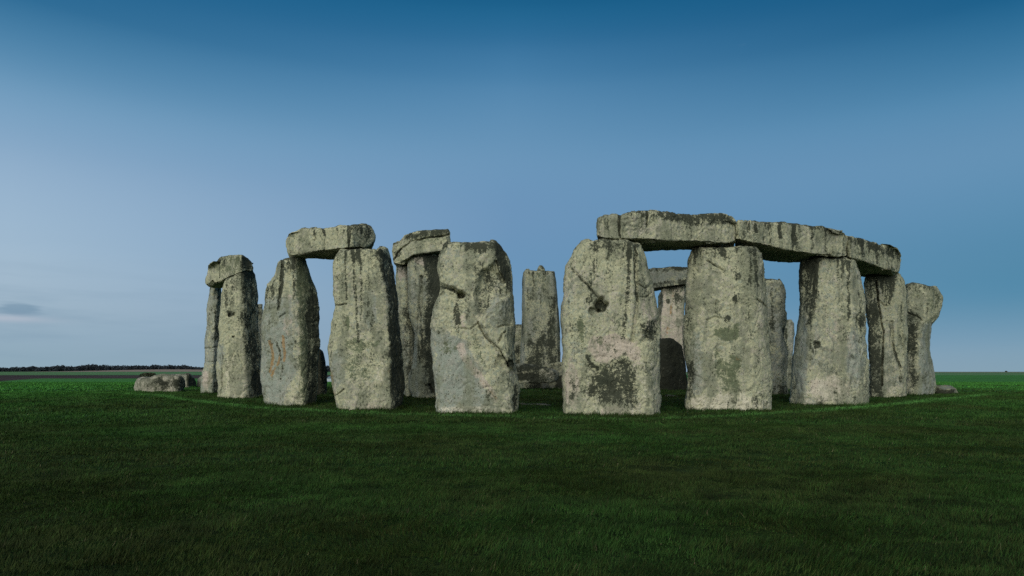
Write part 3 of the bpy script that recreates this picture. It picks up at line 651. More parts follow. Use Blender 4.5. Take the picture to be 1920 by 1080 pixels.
up(stone('standing_stone', 24.0,
   L=[(394, 533), (388.8, 576), (386.4, 618), (384.6, 646), (384, 674), (379.3, 703), (376, 729), (377.5, 738.5)],
   R=[(415, 530), (416, 600), (417, 660), (415, 700), (414, 739)],
   top=532, bot=[(376, 738), (400, 739.5), (414, 739)], E=[([(402, 530), (400, 640), (396, 739)], 0.0)], dl=0.25, dr=0.5, th=1.1,
   stains_shade=[('dark', ('P', [(405, 545), (414, 540), (412, 640), (402, 640)], 4), 0.5), ('pink', ('E', 388, 712, 10, 22), 1.0), ('dark', ('E', 405, 725, 6, 14), 0.5)],
   dents=[(('L', [(384, 652), (398, 652), (410, 650)], 1.6), 0.05), (('L', [(384, 679), (410, 677)], 1.3), 0.03), (('P', [(396, 560), (404, 545), (402, 600), (394, 620)], 4), 0.05)],
   grey=0.75, streak=0.3, pink=0.15, seed=10), 'leftmost upright, narrow and grey, half hidden behind its cream neighbour')

# --- lintels
li(stone('lintel_stone', 14.85, L=[(1119.5, 443), (1118.5, 430), (1121, 412), (1124, 402)], R=[(1379, 452), (1381, 430), (1379, 410)],
   top=[(1119, 412), (1124, 403), (1133, 396.5), (1157, 396), (1164, 400), (1172, 394), (1189, 391), (1217, 389), (1245, 394.5), (1309, 401), (1363, 403), (1373, 408), (1379, 420)],
   bot=[(1118, 442), (1130, 444.5), (1180, 446.5), (1240, 449), (1314, 451.5), (1367, 455), (1379, 450)],
   E=[(1136, 0.0), (1366, 1.05)], dl=0.35, dr=1.3, th=1.9, rnd=0.03, foot=0, cap=0.22, inset=0.02,
   stains_shade=[('dark', ('L', [(1162, 400), (1160, 440)], 3), 0.6), ('dark', ('L', [(1213, 391), (1214, 425)], 3), 0.5), ('dark', ('P', [(1235, 396), (1375, 404), (1376, 424), (1300, 420), (1240, 412)], 5), 0.42), ('pale', ('E', 1190, 425, 60, 16), 0.35)],
   dents=[(('L', [(1163, 398), (1159, 415), (1162, 444)], 2.5), 0.06), (('L', [(1211, 390), (1214, 405), (1212, 420)], 2), 0.05), (('P', [(1122, 400), (1160, 398), (1160, 445), (1120, 445)], 4), 0.03)],
   grey=0.12, streak=0.42, pale=0.1, seed=11), 'long lintel resting on the stone with the round hollow')
li(stone('lintel_stone', 15.95, L=[(1378, 445), (1377, 425), (1379, 408)], R=[(1588.5, 476), (1589, 455), (1586, 445)],
   top=[(1379, 412), (1384, 407), (1409, 406.5), (1457, 412), (1494, 416.7), (1542, 426), (1572, 434), (1583, 440), (1589, 452)],
   bot=[(1379, 448), (1420, 455), (1494, 471), (1549, 477), (1583, 481), (1590, 476)],
   E=[(1386, 0.02), (1580, 1.85)], dl=0.12, dr=2.15, th=2.9, rnd=0.03, foot=0, cap=0.22, inset=0.02,
   stains_shade=[('dark', ('L', [(1415, 408), (1418, 435)], 4), 0.6), ('dark', ('L', [(1460, 414), (1462, 445)], 5), 0.6), ('dark', ('L', [(1488, 417), (1490, 455)], 5), 0.7), ('dark', ('L', [(1520, 424), (1522, 465)], 5), 0.6), ('dark', ('L', [(1548, 430), (1551, 470)], 4), 0.55), ('dark', ('L', [(1384, 409), (1480, 415), (1580, 438)], 4), 0.35), ('pale', ('E', 1450, 440, 60, 14), 0.3)],
   grey=0.12, streak=0.85, seed=12), 'dark-streaked lintel in the middle of the three joined on the right')
li(stone('lintel_stone', 17.9, L=[(1589, 480), (1588, 458), (1580, 436)], R=[(1683, 510), (1687.4, 501), (1688.5, 481), (1680, 468)],
   top=[(1577, 436), (1594, 436), (1627, 445.6), (1657, 460), (1672, 465), (1682, 470), (1689, 482)],
   bot=[(1585, 480), (1612, 486), (1640, 496), (1661, 505), (1680, 511), (1689, 504)],
   E=[(1595, 0.0), (1683, 2.75)], dl=0.1, dr=3.0, th=3.9, rnd=0.03, foot=0, cap=0.22, inset=0.02,
   stains_shade=[('dark', ('P', [(1590, 440), (1630, 448), (1685, 474), (1686, 490), (1630, 465), (1592, 455)], 5), 0.5), ('dark', ('L', [(1615, 450), (1618, 480)], 4), 0.5), ('dark', ('L', [(1642, 460), (1645, 492)], 4), 0.5), ('green', ('E', 1640, 480, 50, 16), 0.3)],
   grey=0.1, streak=0.9, seed=13), 'last and most foreshortened lintel at the right end of the joined three')
li(stone('lintel_stone', 16.3, L=[(540, 474), (536, 466), (534.8, 453), (539, 443)], R=[(697, 458), (704.5, 448), (705.6, 440), (699, 425)],
   top=[(535, 448), (541, 441), (557, 433.5), (585, 427.5), (613, 423), (638, 418.5), (684, 416.5), (697, 422), (706, 438)],
   bot=[(535, 470), (545, 478), (571, 473), (600, 469), (635, 465.5), (656, 462.5), (684, 464), (697, 459), (706, 447)],
   E=[(541, 1.25), (657, 0.0)], dl=1.5, dr=0.75, th=2.0, rnd=0.09, foot=0, cap=0.22, inset=0.10,
   stains_shade=[('dark', ('P', [(657, 418), (698, 420), (706, 440), (696, 460), (660, 463)], 6), 0.30), ('dark', ('L', [(588, 428), (589, 450)], 3), 0.5), ('dark', ('L', [(605, 424), (606, 440)], 3), 0.5), ('dark', ('L', [(632, 420), (633, 442)], 3), 0.5), ('dark', ('L', [(652, 418), (654, 460)], 2.5), 0.55), ('green', ('E', 560, 455, 25, 18), 0.3)],
   dents=[(('L', [(656, 418), (657, 440), (655, 463)], 2), 0.03)],
   grey=0.1, streak=0.42, seed=14), 'rounded lintel bridging two uprights left of centre, sky beneath it')
li(stone('lintel_stone', 20.7, L=[(387, 534), (385, 530), (385, 520), (390, 506)], R=[(474, 511), (475.5, 502), (472, 488), (466, 479)],
   top=[(385, 514), (390, 503), (407, 495.5), (411, 484), (422, 479), (434, 474.5), (455, 475), (466, 479.5), (472, 488), (476, 500)],
   bot=[(385, 533), (395, 535), (414, 526), (430, 518), (458, 507), (470, 508), (476, 505)],
   E=[(408, 1.9), (414, 1.5), (452, 0.0)], dl=2.9, dr=0.5, th=3.3, rnd=0.03, foot=0, cap=0.2, inset=0.16,
   stains_shade=[('dark', ('P', [(450, 476), (474, 486), (474, 508), (452, 508)], 4), 0.55), ('green', ('E', 430, 496, 40, 22), 0.55), ('dark', ('L', [(412, 486), (413, 520)], 2.5), 0.45)],
   dents=[(('L', [(410, 486), (411, 522)], 1.5), 0.03)],
   grey=0.2, streak=0.45, seed=15), 'stepped lintel on the leftmost pair of uprights')

# --- trilithon behind, left of centre
up(stone('standing_stone', 20.4,
   L=[(765, 474), (763.6, 498), (764.7, 569), (776, 625), (776, 667), (765, 706), (767, 731), (772, 740)],
   R=[(832, 470), (834, 560), (832, 660), (830, 748)],
   top=472, bot=[(766, 741), (790, 746), (830, 748)], E=[([(792, 470), (790, 560), (790, 640), (785, 748)], 0.0)], dl=0.4, dr=0.4, th=1.2,
   stains_shade=[('dark', ('P', [(797, 480), (832, 480), (832, 748), (808, 745), (790, 660), (800, 560)], 7), 0.62), ('pink', ('E', 790, 485, 14, 16), 1.0), ('grey', ('E', 778, 690, 14, 60), 0.9), ('green', ('E', 805, 600, 14, 70), 0.4)],
   dents=[(('L', [(790, 520), (786, 600), (790, 680)], 5), 0.08), (('L', [(812, 735), (806, 722)], 3), 0.08)],
   grey=0.6, streak=0.45, pink=0.2, seed=16), 'tall mottled upright behind the creased stone, under the cracked two-layer lintel')
up(stone('standing_stone', 21.3,
   L=[(742, 492), (741, 518), (745, 560), (748, 620), (752, 680), (758, 738)], R=[(778, 490), (778, 560), (780, 640), (780, 741)],
   top=491, bot=[(757, 738), (780, 741)], E=[([(756, 490), (764, 600), (768, 740)], 0.0)], dl=0.3, dr=0.3, th=1.1,
   stains_shade=[('pink', ('E', 750, 510, 9, 22), 1.0), ('dark', ('P', [(755, 530), (764, 560), (774, 640), (770, 738), (762, 700), (756, 600)], 4), 0.4)], grey=0.6, streak=0.3, pink=0.3, seed=17),
   'narrow pinkish upright glimpsed behind the slab-sided stone, under the cracked two-layer lintel')
li(stone('lintel_stone', 20.2, L=[(738, 493), (736, 488), (735.5, 470), (737, 458)], R=[(843, 472), (844.5, 449), (843, 433)],
   top=[(735, 458), (748, 453), (753, 446), (757, 440.5), (769, 432), (797, 427.5), (839, 426), (844, 432), (846, 440)],
   bot=[(735, 491), (744, 495), (755, 489), (765, 484), (776, 476), (800, 472.5), (825, 470), (845, 468)],
   E=[(778, 0.0), (838, 0.0)], dl=0.9, dr=0.2, th=1.6, rnd=0.035, foot=0, cap=0.2,
   stains_shade=[('green', ('E', 800, 440, 45, 16), 0.55), ('dark', ('P', [(757, 442), (797, 430), (842, 428), (843, 440), (790, 446), (760, 452)], 4), 0.5), ('dark', ('E', 745, 470, 12, 14), 0.4)],
   dents=[(('L', [(737, 487), (752, 466), (770, 452), (800, 446), (842, 440)], 2.0), 0.08), (('P', [(737, 487), (752, 466), (770, 452), (800, 446), (842, 440), (842, 426), (790, 426), (738, 458)], 2), 0.03)],
   grey=0.2, streak=0.4, seed=18), 'layered lintel with a long horizontal crack, behind and above the creased stone')

# --- the tall one with a knob, and stones around it
tall = stone('standing_stone', 31.0,
   L=[(986, 506), (981, 512), (979, 526), (978.7, 578), (977, 631), (975, 690), (974, 730)], R=[(1039, 508), (1043, 530), (1045.6, 561), (1050, 617), (1051, 679), (1052, 730)],
   top=[(980, 508), (986, 506), (1030, 507.5), (1043, 510)], bot=731, E=[([(986, 506), (985, 600), (984, 731)], 0.0), ([(1036, 506), (1042, 600), (1045, 731)], 0.0)], dl=0.5, dr=0.3, th=1.1,
   stains_shade=[('dark', ('P', [(988, 545), (1040, 550), (1050, 680), (1048, 730), (985, 730)], 25), 0.22), ('dark', ('P', [(984, 620), (1050, 610), (1052, 732), (984, 732)], 25), 0.30), ('green', ('E', 1012, 525, 28, 26), 0.45), ('green', ('E', 1005, 610, 10, 14), 0.5), ('grey', ('L', [(981, 520), (980, 680)], 4), 1.0), ('pale', ('L', [(981, 580), (980, 680)], 3), 0.7), ('dark', ('L', [(1000, 510), (1002, 540)], 3), 0.4)],
   grey=0.55, streak=0.5, tone=0.76, seed=19, rough=0.4)
up(tall, 'tall lone upright with a small knob on top, in the central gap')
def knob():
    u = np.linspace(0, 2 * np.pi, 25)[:-1]; rows = []
    for s, z in ((1.15, -0.08), (1.05, 0.02), (0.92, 0.10), (0.72, 0.19), (0.45, 0.26), (0.15, 0.285), (0.0, 0.29)):
        rows.append(np.stack([np.cos(u) * s * 0.20, np.sin(u) * s * 0.17, np.full(24, z)], 1))
    q = np.concatenate(rows); q += q / (np.linalg.norm(q, axis=1)[:, None] + 0.1) * (fbm(q * 7 + 3, 3) * 0.05)[:, None]
    idx = np.arange(len(q)).reshape(-1, 24); nxt = np.roll(idx, -1, 1)
    fc = np.stack([idx[:-1].ravel(), nxt[:-1].ravel(), nxt[1:].ravel(), idx[1:].ravel()], 1)
    A = np.tile([0.3, 0.3, 0, 0], (len(q), 1)); B = np.tile([0.3, 0.3, 0, 0.8], (len(q), 1))
    o = link_mesh('tenon', q, fc, STONE, attrs={'stain_shade': A, 'tone': B})
    x, y, z = P(1014.5, 507.5, 31.55)
    o.parent = tall; o.location = (x - tall.location[0], y - tall.location[1], z - tall.location[2] - 0.02)
knob()
up(stone('standing_stone', 36.0, L=[(962, 608), (960, 730)], R=[(984, 608), (986, 660), (988, 722)], top=[(960, 609), (985, 608)], bot=724, th=1.0,
   stains_shade=[('green', ('E', 972, 630, 12, 20), 0.4), ('dark', ('E', 970, 670, 10, 26), 0.5)], grey=0.2, streak=0.3, tone=0.8, seed=20), 'low mossy upright just showing left of the tall knobbed stone')
fa(stone('fallen_stone', 29.0, L=[(958, 720), (957, 700), (960, 686)], R=[(1043, 715), (1046, 710), (1047, 700), (1041, 693)],
   top=[(957, 688), (965, 683), (978, 682.6), (1006, 686), (1019, 688), (1041, 693), (1048, 700)], bot=[(957, 721), (975, 718.5), (1004, 716.5), (1030, 716.5), (1048, 714)],
   E=[([(964, 683), (964, 728)], 0.0), ([(1038, 690), (1036, 728)], 0.0)], dl=0.3, dr=0.4, th=1.3, cap=0.3,
   stains_shade=[('pale', ('E', 1022, 702, 24, 11), 1.0), ('dark', ('E', 1000, 703, 60, 24), 0.40), ('dark', ('E', 985, 706, 22, 9), 0.55), ('grey', ('E', 980, 687, 25, 6), 0.8)],
   foot=0, grey=0.5, streak=0.1, tone=0.62, seed=21, rough=1.3), 'lichen-blotched fallen block with a dark undercut, across the central gap')
fa(stone('fallen_stone', 30.6, L=[(1015, 726), (1016, 690), (1019, 686)], R=[(1064, 726), (1066, 700), (1062, 682)],
   top=[(1015, 688), (1024, 682), (1038, 680), (1055, 680), (1066, 685)], bot=[(1015, 726), (1066, 726)], th=1.2, cap=0.25,
   stains_shade=[('dark', ('P', [(1040, 706), (1066, 704), (1066, 730), (1040, 730)], 3), 1.0)], grey=0.5, streak=0.1, tone=0.6, seed=22), 'dull grey fallen block behind the lichen-blotched one')  # dark polygon paints the shadow below the fallen blocks
fa(stone('fallen_stone', 17.7, L=[(976, 760), (974, 757), (975, 754)], R=[(1034, 763), (1036, 761), (1030, 759)],
   top=[(974, 755), (980, 757.5), (1006, 757), (1025, 758), (1036, 761)], bot=[(974, 760), (990, 762), (1012, 763.5), (1036, 763)], th=0.5, cap=0.03, rough=0.3, foot=0.08, dl=0.15, dr=0.15,
   grey=1.0, streak=0.0, tone=0.45, seed=23), 'thin flat slab sunk in the turf right of the creased stone')

# --- seen between the two big right-hand uprights
li(stone('lintel_stone', 30.0, L=[(1212, 540), (1210, 515), (1213, 503)], R=[(1296, 537), (1298, 515), (1295, 500)],
   top=[(1210, 506), (1218, 503), (1234, 501), (1262, 498.5), (1288, 500), (1298, 504)], bot=[(1210, 541), (1228, 540), (1240, 538.5), (1262, 535.5), (1284, 533), (1298, 533)],
   E=[(1216, 0.0), (1292, 0.0)], dl=0.2, dr=0.2, th=1.2, foot=0, cap=0.25, rnd=0.04,
   stains_shade=[('dark', ('P', [(1225, 528), (1290, 520), (1290, 538), (1225, 545)], 3), 0.5), ('dark', ('P', [(1215, 503), (1290, 499), (1290, 506), (1215, 510)], 3), 0.4)], grey=0.8, streak=0.2, tone=0.62, seed=24), 'far grey lintel glimpsed between the two broadest right-hand uprights')
up(stone('standing_stone', 30.1, L=[(1240, 538), (1241.5, 568), (1240, 590), (1239, 606), (1240, 640), (1240, 728)], R=[(1285, 533), (1284, 588), (1283, 640), (1287, 728)],
   top=[(1238, 540), (1286, 533)], bot=728, th=1.2,
   stains_shade=[('orange', ('L', [(1262, 542), (1260, 570), (1256, 590)], 3), 0.5), ('orange', ('E', 1254, 620, 6, 8), 0.55), ('dark', ('E', 1270, 565, 10, 20), 0.4), ('dark', ('E', 1252, 565, 5, 8), 0.4)],
   grey=0.4, streak=0.2, pink=0.95, pale=0.2, seed=25), 'pink blotched upright under the far grey lintel')
up(stone('standing_stone', 31.5, L=[(1237, 546), (1233.7, 555), (1233.5, 576), (1230, 590), (1228, 606), (1228, 722)], R=[(1252, 546), (1252, 722)], top=[(1230, 549), (1240, 546), (1252, 546)], bot=724, th=1.0,
   stains_shade=[('green', ('E', 1237, 562, 6, 18), 0.5)], grey=0.7, streak=0.2, seed=26, tone=0.85), 'sliver of grey upright at the left edge of the pink blotched one')
up(stone('standing_stone', 28.3, L=[(1232, 638), (1230, 660), (1228, 724)], R=[(1262, 636), (1271, 643), (1278, 651), (1284, 676), (1288, 705), (1290, 728)],
   top=[(1228, 640), (1238, 636), (1252, 634), (1263, 636), (1280, 652), (1290, 668)], bot=[(1228, 728), (1290, 731)], E=[([(1250, 634), (1252, 728)], 0.0)], dl=0.2, dr=0.5, th=1.0,
   stains_shade=[('dark', ('P', [(1226, 632), (1292, 632), (1292, 734), (1226, 734)], 3), 0.85), ('dark', ('P', [(1226, 722), (1292, 728), (1292, 740), (1226, 740)], 3), 0.8)], grey=0.6, streak=0.4, tone=0.45, seed=27), 'dark round-topped slab standing in front of the pink blotched upright')
fa(stone('fallen_stone', 21.5, L=[(1236, 748), (1238, 741)], R=[(1284, 750), (1286, 745)], top=[(1236, 742), (1250, 740), (1270, 742), (1286, 746)], bot=[(1236, 748), (1286, 750)], th=0.6, cap=0.1, dl=0.2, dr=0.2,
   grey=0.9, streak=0, tone=0.4, seed=28), 'low dark slab at the foot of the dark round-topped slab')

# --- seen between the middle and right uprights
up(stone('standing_stone', 22.4, L=[(1425, 524), (1425, 742)], R=[(1463, 524), (1468.6, 536), (1473.4, 549), (1473.4, 580), (1475.8, 585), (1475, 600), (1470, 628), (1478, 664), (1475, 695), (1476, 720), (1480, 740)],
   top=[(1425, 523), (1463, 524), (1472, 530)], bot=[(1425, 743), (1450, 743), (1480, 740)], E=[([(1465, 524), (1466, 742)], 0.0)], dl=0.3, dr=0.5, th=1.1,
   stains_shade=[('green', ('E', 1464, 690, 12, 40), 0.35), ('dark', ('E', 1445, 620, 8, 60), 0.35), ('dark', ('P', [(1440, 722), (1480, 722), (1480, 745), (1440, 745)], 2), 0.45), ('dark', ('E', 1455, 560, 14, 26), 0.3), ('dark', ('E', 1473, 625, 5, 14), 1.0)],  # strong dark ellipse paints the shaded gap at the notched edge
   dents=[(('E', 1473, 625, 4, 14), 0.2)], grey=0.65, streak=0.35, tone=0.9, seed=29), 'speckled grey-green upright showing right of the green-stained one, with a notched edge')
up(stone('standing_stone', 29.0, L=[(1462, 600), (1462, 728)], R=[(1484, 600), (1489, 606), (1490, 625), (1487, 650), (1484, 728)], top=[(1462, 601), (1484, 600), (1490, 606)], bot=728, th=0.9,
   stains_shade=[('pale', ('E', 1484, 640, 5, 40), 0.6), ('dark', ('E', 1474, 640, 4, 30), 0.5)], grey=0.6, streak=0.2, pink=0.4, seed=30), 'low pale upright peeping out behind the notched grey-green one')
# --- small stones on the left
up(stone('standing_stone', 22.6, L=[(590, 657), (588, 741)], R=[(601, 656), (606, 664), (611, 680), (612.5, 702), (614.3, 741)], top=[(588, 660), (600, 656), (612, 668)], bot=741, E=[([(600, 656), (602, 741)], 0.0)], dl=0.2, dr=0.4, th=0.8,
   stains_shade=[('dark', ('P', [(585, 650), (618, 650), (618, 745), (585, 745)], 3), 0.8)], grey=0.5, streak=0.3, tone=0.5, seed=31), 'small dark upright between the orange-streaked and slab-sided stones')
up(stone('standing_stone', 25.5, L=[(476, 571), (474, 740)], R=[(492, 571), (495, 600), (498, 740)], top=571, bot=740, th=0.9, grey=0.6, streak=0.3, tone=0.85, seed=32), 'narrow grey sliver of upright between the cream one and the orange-streaked one')
fa(stone('fallen_stone', 26.0, L=[(253, 735), (251.5, 728), (252, 721), (256, 713), (262, 709)], R=[(345, 729), (348, 725), (347, 715), (343, 708)],
   top=[(251, 716), (256, 712.5), (264, 709), (281, 708), (291, 704.5), (310, 703), (330, 703.5), (341, 706), (348, 714)], bot=[(251, 734.5), (267, 736), (294, 734.5), (321, 732.5), (346, 729)],
   E=[([(268, 705), (272, 736)], 0.0), ([(334, 702), (334, 733)], 0.35)], dl=0.5, dr=0.9, th=1.7, cap=0.40, rough=0.8,
   stains_shade=[('pale', ('E', 280, 722, 26, 12), 0.9), ('dark', ('E', 298, 718, 60, 30), 0.20), ('dark', ('P', [(300, 712), (348, 710), (348, 732), (318, 734), (300, 725)], 9), 0.42), ('dark', ('E', 300, 716, 14, 8), 0.3), ('grey', ('E', 290, 708, 40, 5), 0.9)], grey=0.9, streak=0.0, pale=0.95, tone=0.66, seed=33), 'large pale-blotched boulder lying at far left')
fa(stone('fallen_stone', 33.0, L=[(316, 726), (314, 706)], R=[(368.6, 724), (368, 716), (362, 706), (358, 703)], top=[(314, 706), (320, 702.5), (348, 702), (354, 700.5), (360, 704), (368, 714)], bot=[(314, 727), (348, 725.5), (369, 724)],
   E=[([(352, 701), (352, 725)], 0.0)], dl=0.3, dr=0.8, th=1.5, cap=0.4, rough=0.9, stains_shade=[('dark', ('E', 340, 715, 40, 24), 0.25), ('pale', ('E', 340, 715, 40, 24), 0.8), ('dark', ('P', [(350, 701), (370, 712), (370, 727), (350, 727)], 3), 0.6), ('grey', ('E', 335, 706, 20, 6), 0.9)], grey=0.7, streak=0.0, tone=0.6, seed=34), 'darker boulder lying right behind the large pale-blotched one')
fa(stone('fallen_stone', 34.0, L=[(368.6, 724), (370, 713), (373, 708)], R=[(392, 724), (392, 708)], top=[(368, 714), (374, 708), (380, 706), (392, 707)], bot=724.5, th=1.0, cap=0.3, grey=0.7, streak=0, seed=35, tone=0.9), 'small grey boulder at the left foot of the leftmost upright')
fa(stone('fallen_stone', 23.2, L=[(1750, 741), (1752, 728), (1756, 723)], R=[(1795, 738), (1792, 731), (1785, 724)], top=[(1750, 727), (1757, 723), (1784, 723.7), (1791, 729), (1796, 737)], bot=[(1750, 741), (1790, 740.5), (1796, 738)],
   E=[([(1758, 723), (1758, 741)], 0.25), ([(1784, 723), (1786, 741)], 0.15)], dl=0.4, dr=0.5, th=1.0, cap=0.22, rough=1.2, stains_shade=[('dark', ('P', [(1750, 728), (1790, 730), (1788, 742), (1750, 742)], 3), 0.95), ('grey', ('E', 1772, 725, 18, 4), 0.8)], grey=0.5, streak=0, tone=0.6, seed=36), 'dark low boulder beside the foot of the top-heavy upright at far right')  # dark polygon is the underside's shade, painted below the grey top

# ------------------------------------------------------------------ grass blades (nobody could count them: one object)
def blades(y0, y1, dens, h, w, at=None):
    if at is None:
        n = int((1.75 * (y1 ** 2 - y0 ** 2) / 2 + 3.0 * (y1 - y0)) * dens)
        y = np.sqrt(rng.uniform(y0 ** 2, y1 ** 2, n)); x = rng.uniform(-1, 1, n) * (0.875 * y + 1.5)
    else:
        x, y = at; n = len(x)
    p = np.stack([x, y, np.zeros(n)], 1)
    clump = fbm(p * 1.9, 3); lump2 = perlin(p * 7.0); big = fbm(p * 0.33 + 40, 3); warm = fbm(p * 1.1 + 90, 3)
    hh = h * np.clip(1 + 1.2 * clump + 1.1 * lump2, 0.15, 2.4) * rng.uniform(0.55, 1.35, n)
    z = terrain(x, y) + fbm(p * 0.45, 3) * 0.030 * np.clip(1 - np.hypot(x, y - 15) / 120, 0, 1) + perlin(p * 2.3) * 0.016 * np.clip(1 - np.abs(y - 8) / 30, 0, 1) - 0.01 + (perlin(p * 4.3 + 9) * 0.035 + perlin(p * np.array([1.5, 3.2, 1]) + 70) * 0.050 + 0.045) * np.interp(y, [9, 14], [1, 0.25])
    ang = rng.uniform(0, 2 * np.pi, n)
    wv = w * rng.uniform(0.6, 1.4, n) / 2
    lean = hh * rng.uniform(0.1, 1.0, n)
    la = perlin(p * 0.9 + 7) * 5 + rng.normal(0, 0.9, n)
    dx, dy = np.cos(ang) * wv, np.sin(ang) * wv
    V = np.empty((n, 3, 3))
    V[:, 0] = np.stack([x - dx, y - dy, z], 1); V[:, 1] = np.stack([x + dx, y + dy, z], 1)
    V[:, 2] = np.stack([x + np.cos(la) * lean, y + np.sin(la) * lean, z + hh], 1)
    # colour of the plants themselves: lush, dull and dry patches
    lush = sstep(-0.15, 0.35, big + 0.3 * rng.normal(0, 1, n))[:, None]
    col = np.array([0.0200, 0.0320, 0.0072]) * (1 - lush) + np.array([0.0165, 0.0480, 0.0088]) * lush
    dry = (sstep(0.05, 0.5, warm) * (rng.random(n) < 0.40))[:, None]
    col = col * (1 - dry) + np.array([0.0255, 0.0325, 0.0085]) * dry
    straw = (rng.random(n) < 0.006)[:, None]
    col = np.where(straw, np.array([0.085, 0.080, 0.045]), col)
    rd = ring_dist(x, y) if y1 > 12 else np.full(n, 99.0)
    rr = (np.exp(-(rd / 0.24) ** 2) * np.clip(0.5 + 0.5 * perlin(p * 0.8 + 3) + 0.5 * sstep(3.0, 9.0, np.abs(x - 1.0)), 0, 1))[:, None]
    col = col * (1 - rr) + np.array([0.052, 0.145, 0.034]) * rr
    r0 = np.hypot(x - 1.5, y - 27) + 3.0 * fbm(p * 0.3, 3)
    out = (sstep(9.0, 27.0, r0) * sstep(4.0, 29.0, y + 5.0 * fbm(p * 0.3, 3)))[:, None] * sstep(-0.55, 0.1, fbm(p * np.array([0.12, 0.5, 1]) + 30, 3))[:, None]
    col = col * (1 - out) + np.array([0.044, 0.170, 0.027]) * out * rng.uniform(0.6, 1.2, n)[:, None]
    col = col * (rng.uniform(0.65, 1.4, n) * np.clip(1.04 + 0.75 * perlin(p * np.array([2.2, 3.0, 1]) + 33) + 0.65 * perlin(p * np.array([6.0, 8.0, 1]) + 21), 0.35, 1.9))[:, None]  # random tone, also painted in for the shading of mounds in the turf
    V += 0
    Cc = np.concatenate([np.repeat(col, 3, 0), np.ones((n * 3, 1))], 1)
    return V.reshape(-1, 3), Cc
parts = [blades(1.6, 6.5, 8500, 0.027, 0.0046), blades(6.5, 12.5, 2600, 0.030, 0.008), blades(12.5, 26.0, 620, 0.040, 0.018), blades(26.0, 60.0, 55, 0.050, 0.055), blades(60.0, 140.0, 13, 0.07, 0.12)]
# longer tufts that the mower misses at the feet of the stones
fx, fy = [], []
for bx, by_ in FEET:
    m = int(len(bx) * 7); k = rng.integers(0, len(bx), m)
    fx.append(bx[k] + rng.normal(0, 0.05, m)); fy.append(by_[k] - np.abs(rng.normal(0, 0.06, m)))
parts.append(blades(0, 20, 0, 0.075, 0.014, at=(np.concatenate(fx), np.concatenate(fy))))
GV = np.concatenate([p[0] for p in parts]); GC = np.concatenate([p[1] for p in parts])
grass = link_mesh('grass', GV, np.arange(len(GV)).reshape(-1, 3), attr_grass_material(), smooth=False, attrs={'tint': GC})
tag(grass, 'dark short turf covering the ground in front of the stones', 'grass', kind='stuff')

# ------------------------------------------------------------------ woodland on the skyline (reads as one mass)
def leaf_cloud(centers, per, size):
    vs = []
    for (cx, cy, cz, rx, ry, rz) in centers:
        n = int(per)
        u = rng.normal(size=(n, 3)); u /= np.linalg.norm(u, axis=1)[:, None]
        rad = rng.uniform(0.55, 1.02, n)[:, None]
        p = np.array([cx, cy, cz]) + u * rad * np.array([rx, ry, rz])
        a = rng.normal(size=(n, 3)); a /= np.linalg.norm(a, axis=1)[:, None]
        b = np.cross(a, rng.normal(size=(n, 3))); b /= np.linalg.norm(b, axis=1)[:, None]
        s = size * rng.uniform(0.5, 1.3, n)[:, None]
        vs.append(np.stack([p - a * s, p + b * s, p + a * s, p - b * s], 1).reshape(-1, 3))
    return np.concatenate(vs)
wood_top = [(-500, 690), (-300, 687), (-120, 688), (0, 689.5), (22, 690.5), (27, 689), (50, 688), (56, 690), (62, 687), (70, 689), (81, 688), (95, 687), (122, 685.7), (142, 688), (150, 686), (169, 682.8), (190, 684), (225, 685), (257, 685.5),
            (301, 685), (348, 685), (360, 687), (368, 689), (380, 688.5), (450, 688), (640, 686), (700, 690), (720, 693)]
cl = []
px = -480.0
wt = polyl(wood_top)
while px < 715:
    d = rng.uniform(1120, 1190)
    z0 = float(terrain((px - 960) / 1200 * d, d))
    ztop = EYE - (float(wt(px)) + rng.uniform(-1.6, 0.8) - HOR) / 1200 * d
    h = max(3.0, ztop - z0); x = (px - 960) / 1200 * d
    rz = h * 0.56
    cl.append((x, d, ztop - rz, rng.uniform(4.5, 8.0), 5.0, rz))
    for k in range(2): cl.append((x + rng.uniform(-5, 5), d + rng.uniform(-4, 4), ztop - rz * rng.uniform(0.8, 1.3), rng.uniform(2.5, 4.5), 3.5, rz * rng.uniform(0.45, 0.8)))
    px += rng.uniform(3.5, 7.5)
LEAF = plain('hazed_foliage', (0.026, 0.036, 0.046, 1), 0.9, ns=0.08, amt=0.25)  # bluish cast in the colour stands in for distance haze
wv = leaf_cloud(cl, 260, 1.1)
wood = link_mesh('woodland', wv, np.arange(len(wv)).reshape(-1, 4), LEAF, smooth=False)
tag(wood, 'dark belt of far woodland along the skyline at left', 'woodland', kind='stuff')
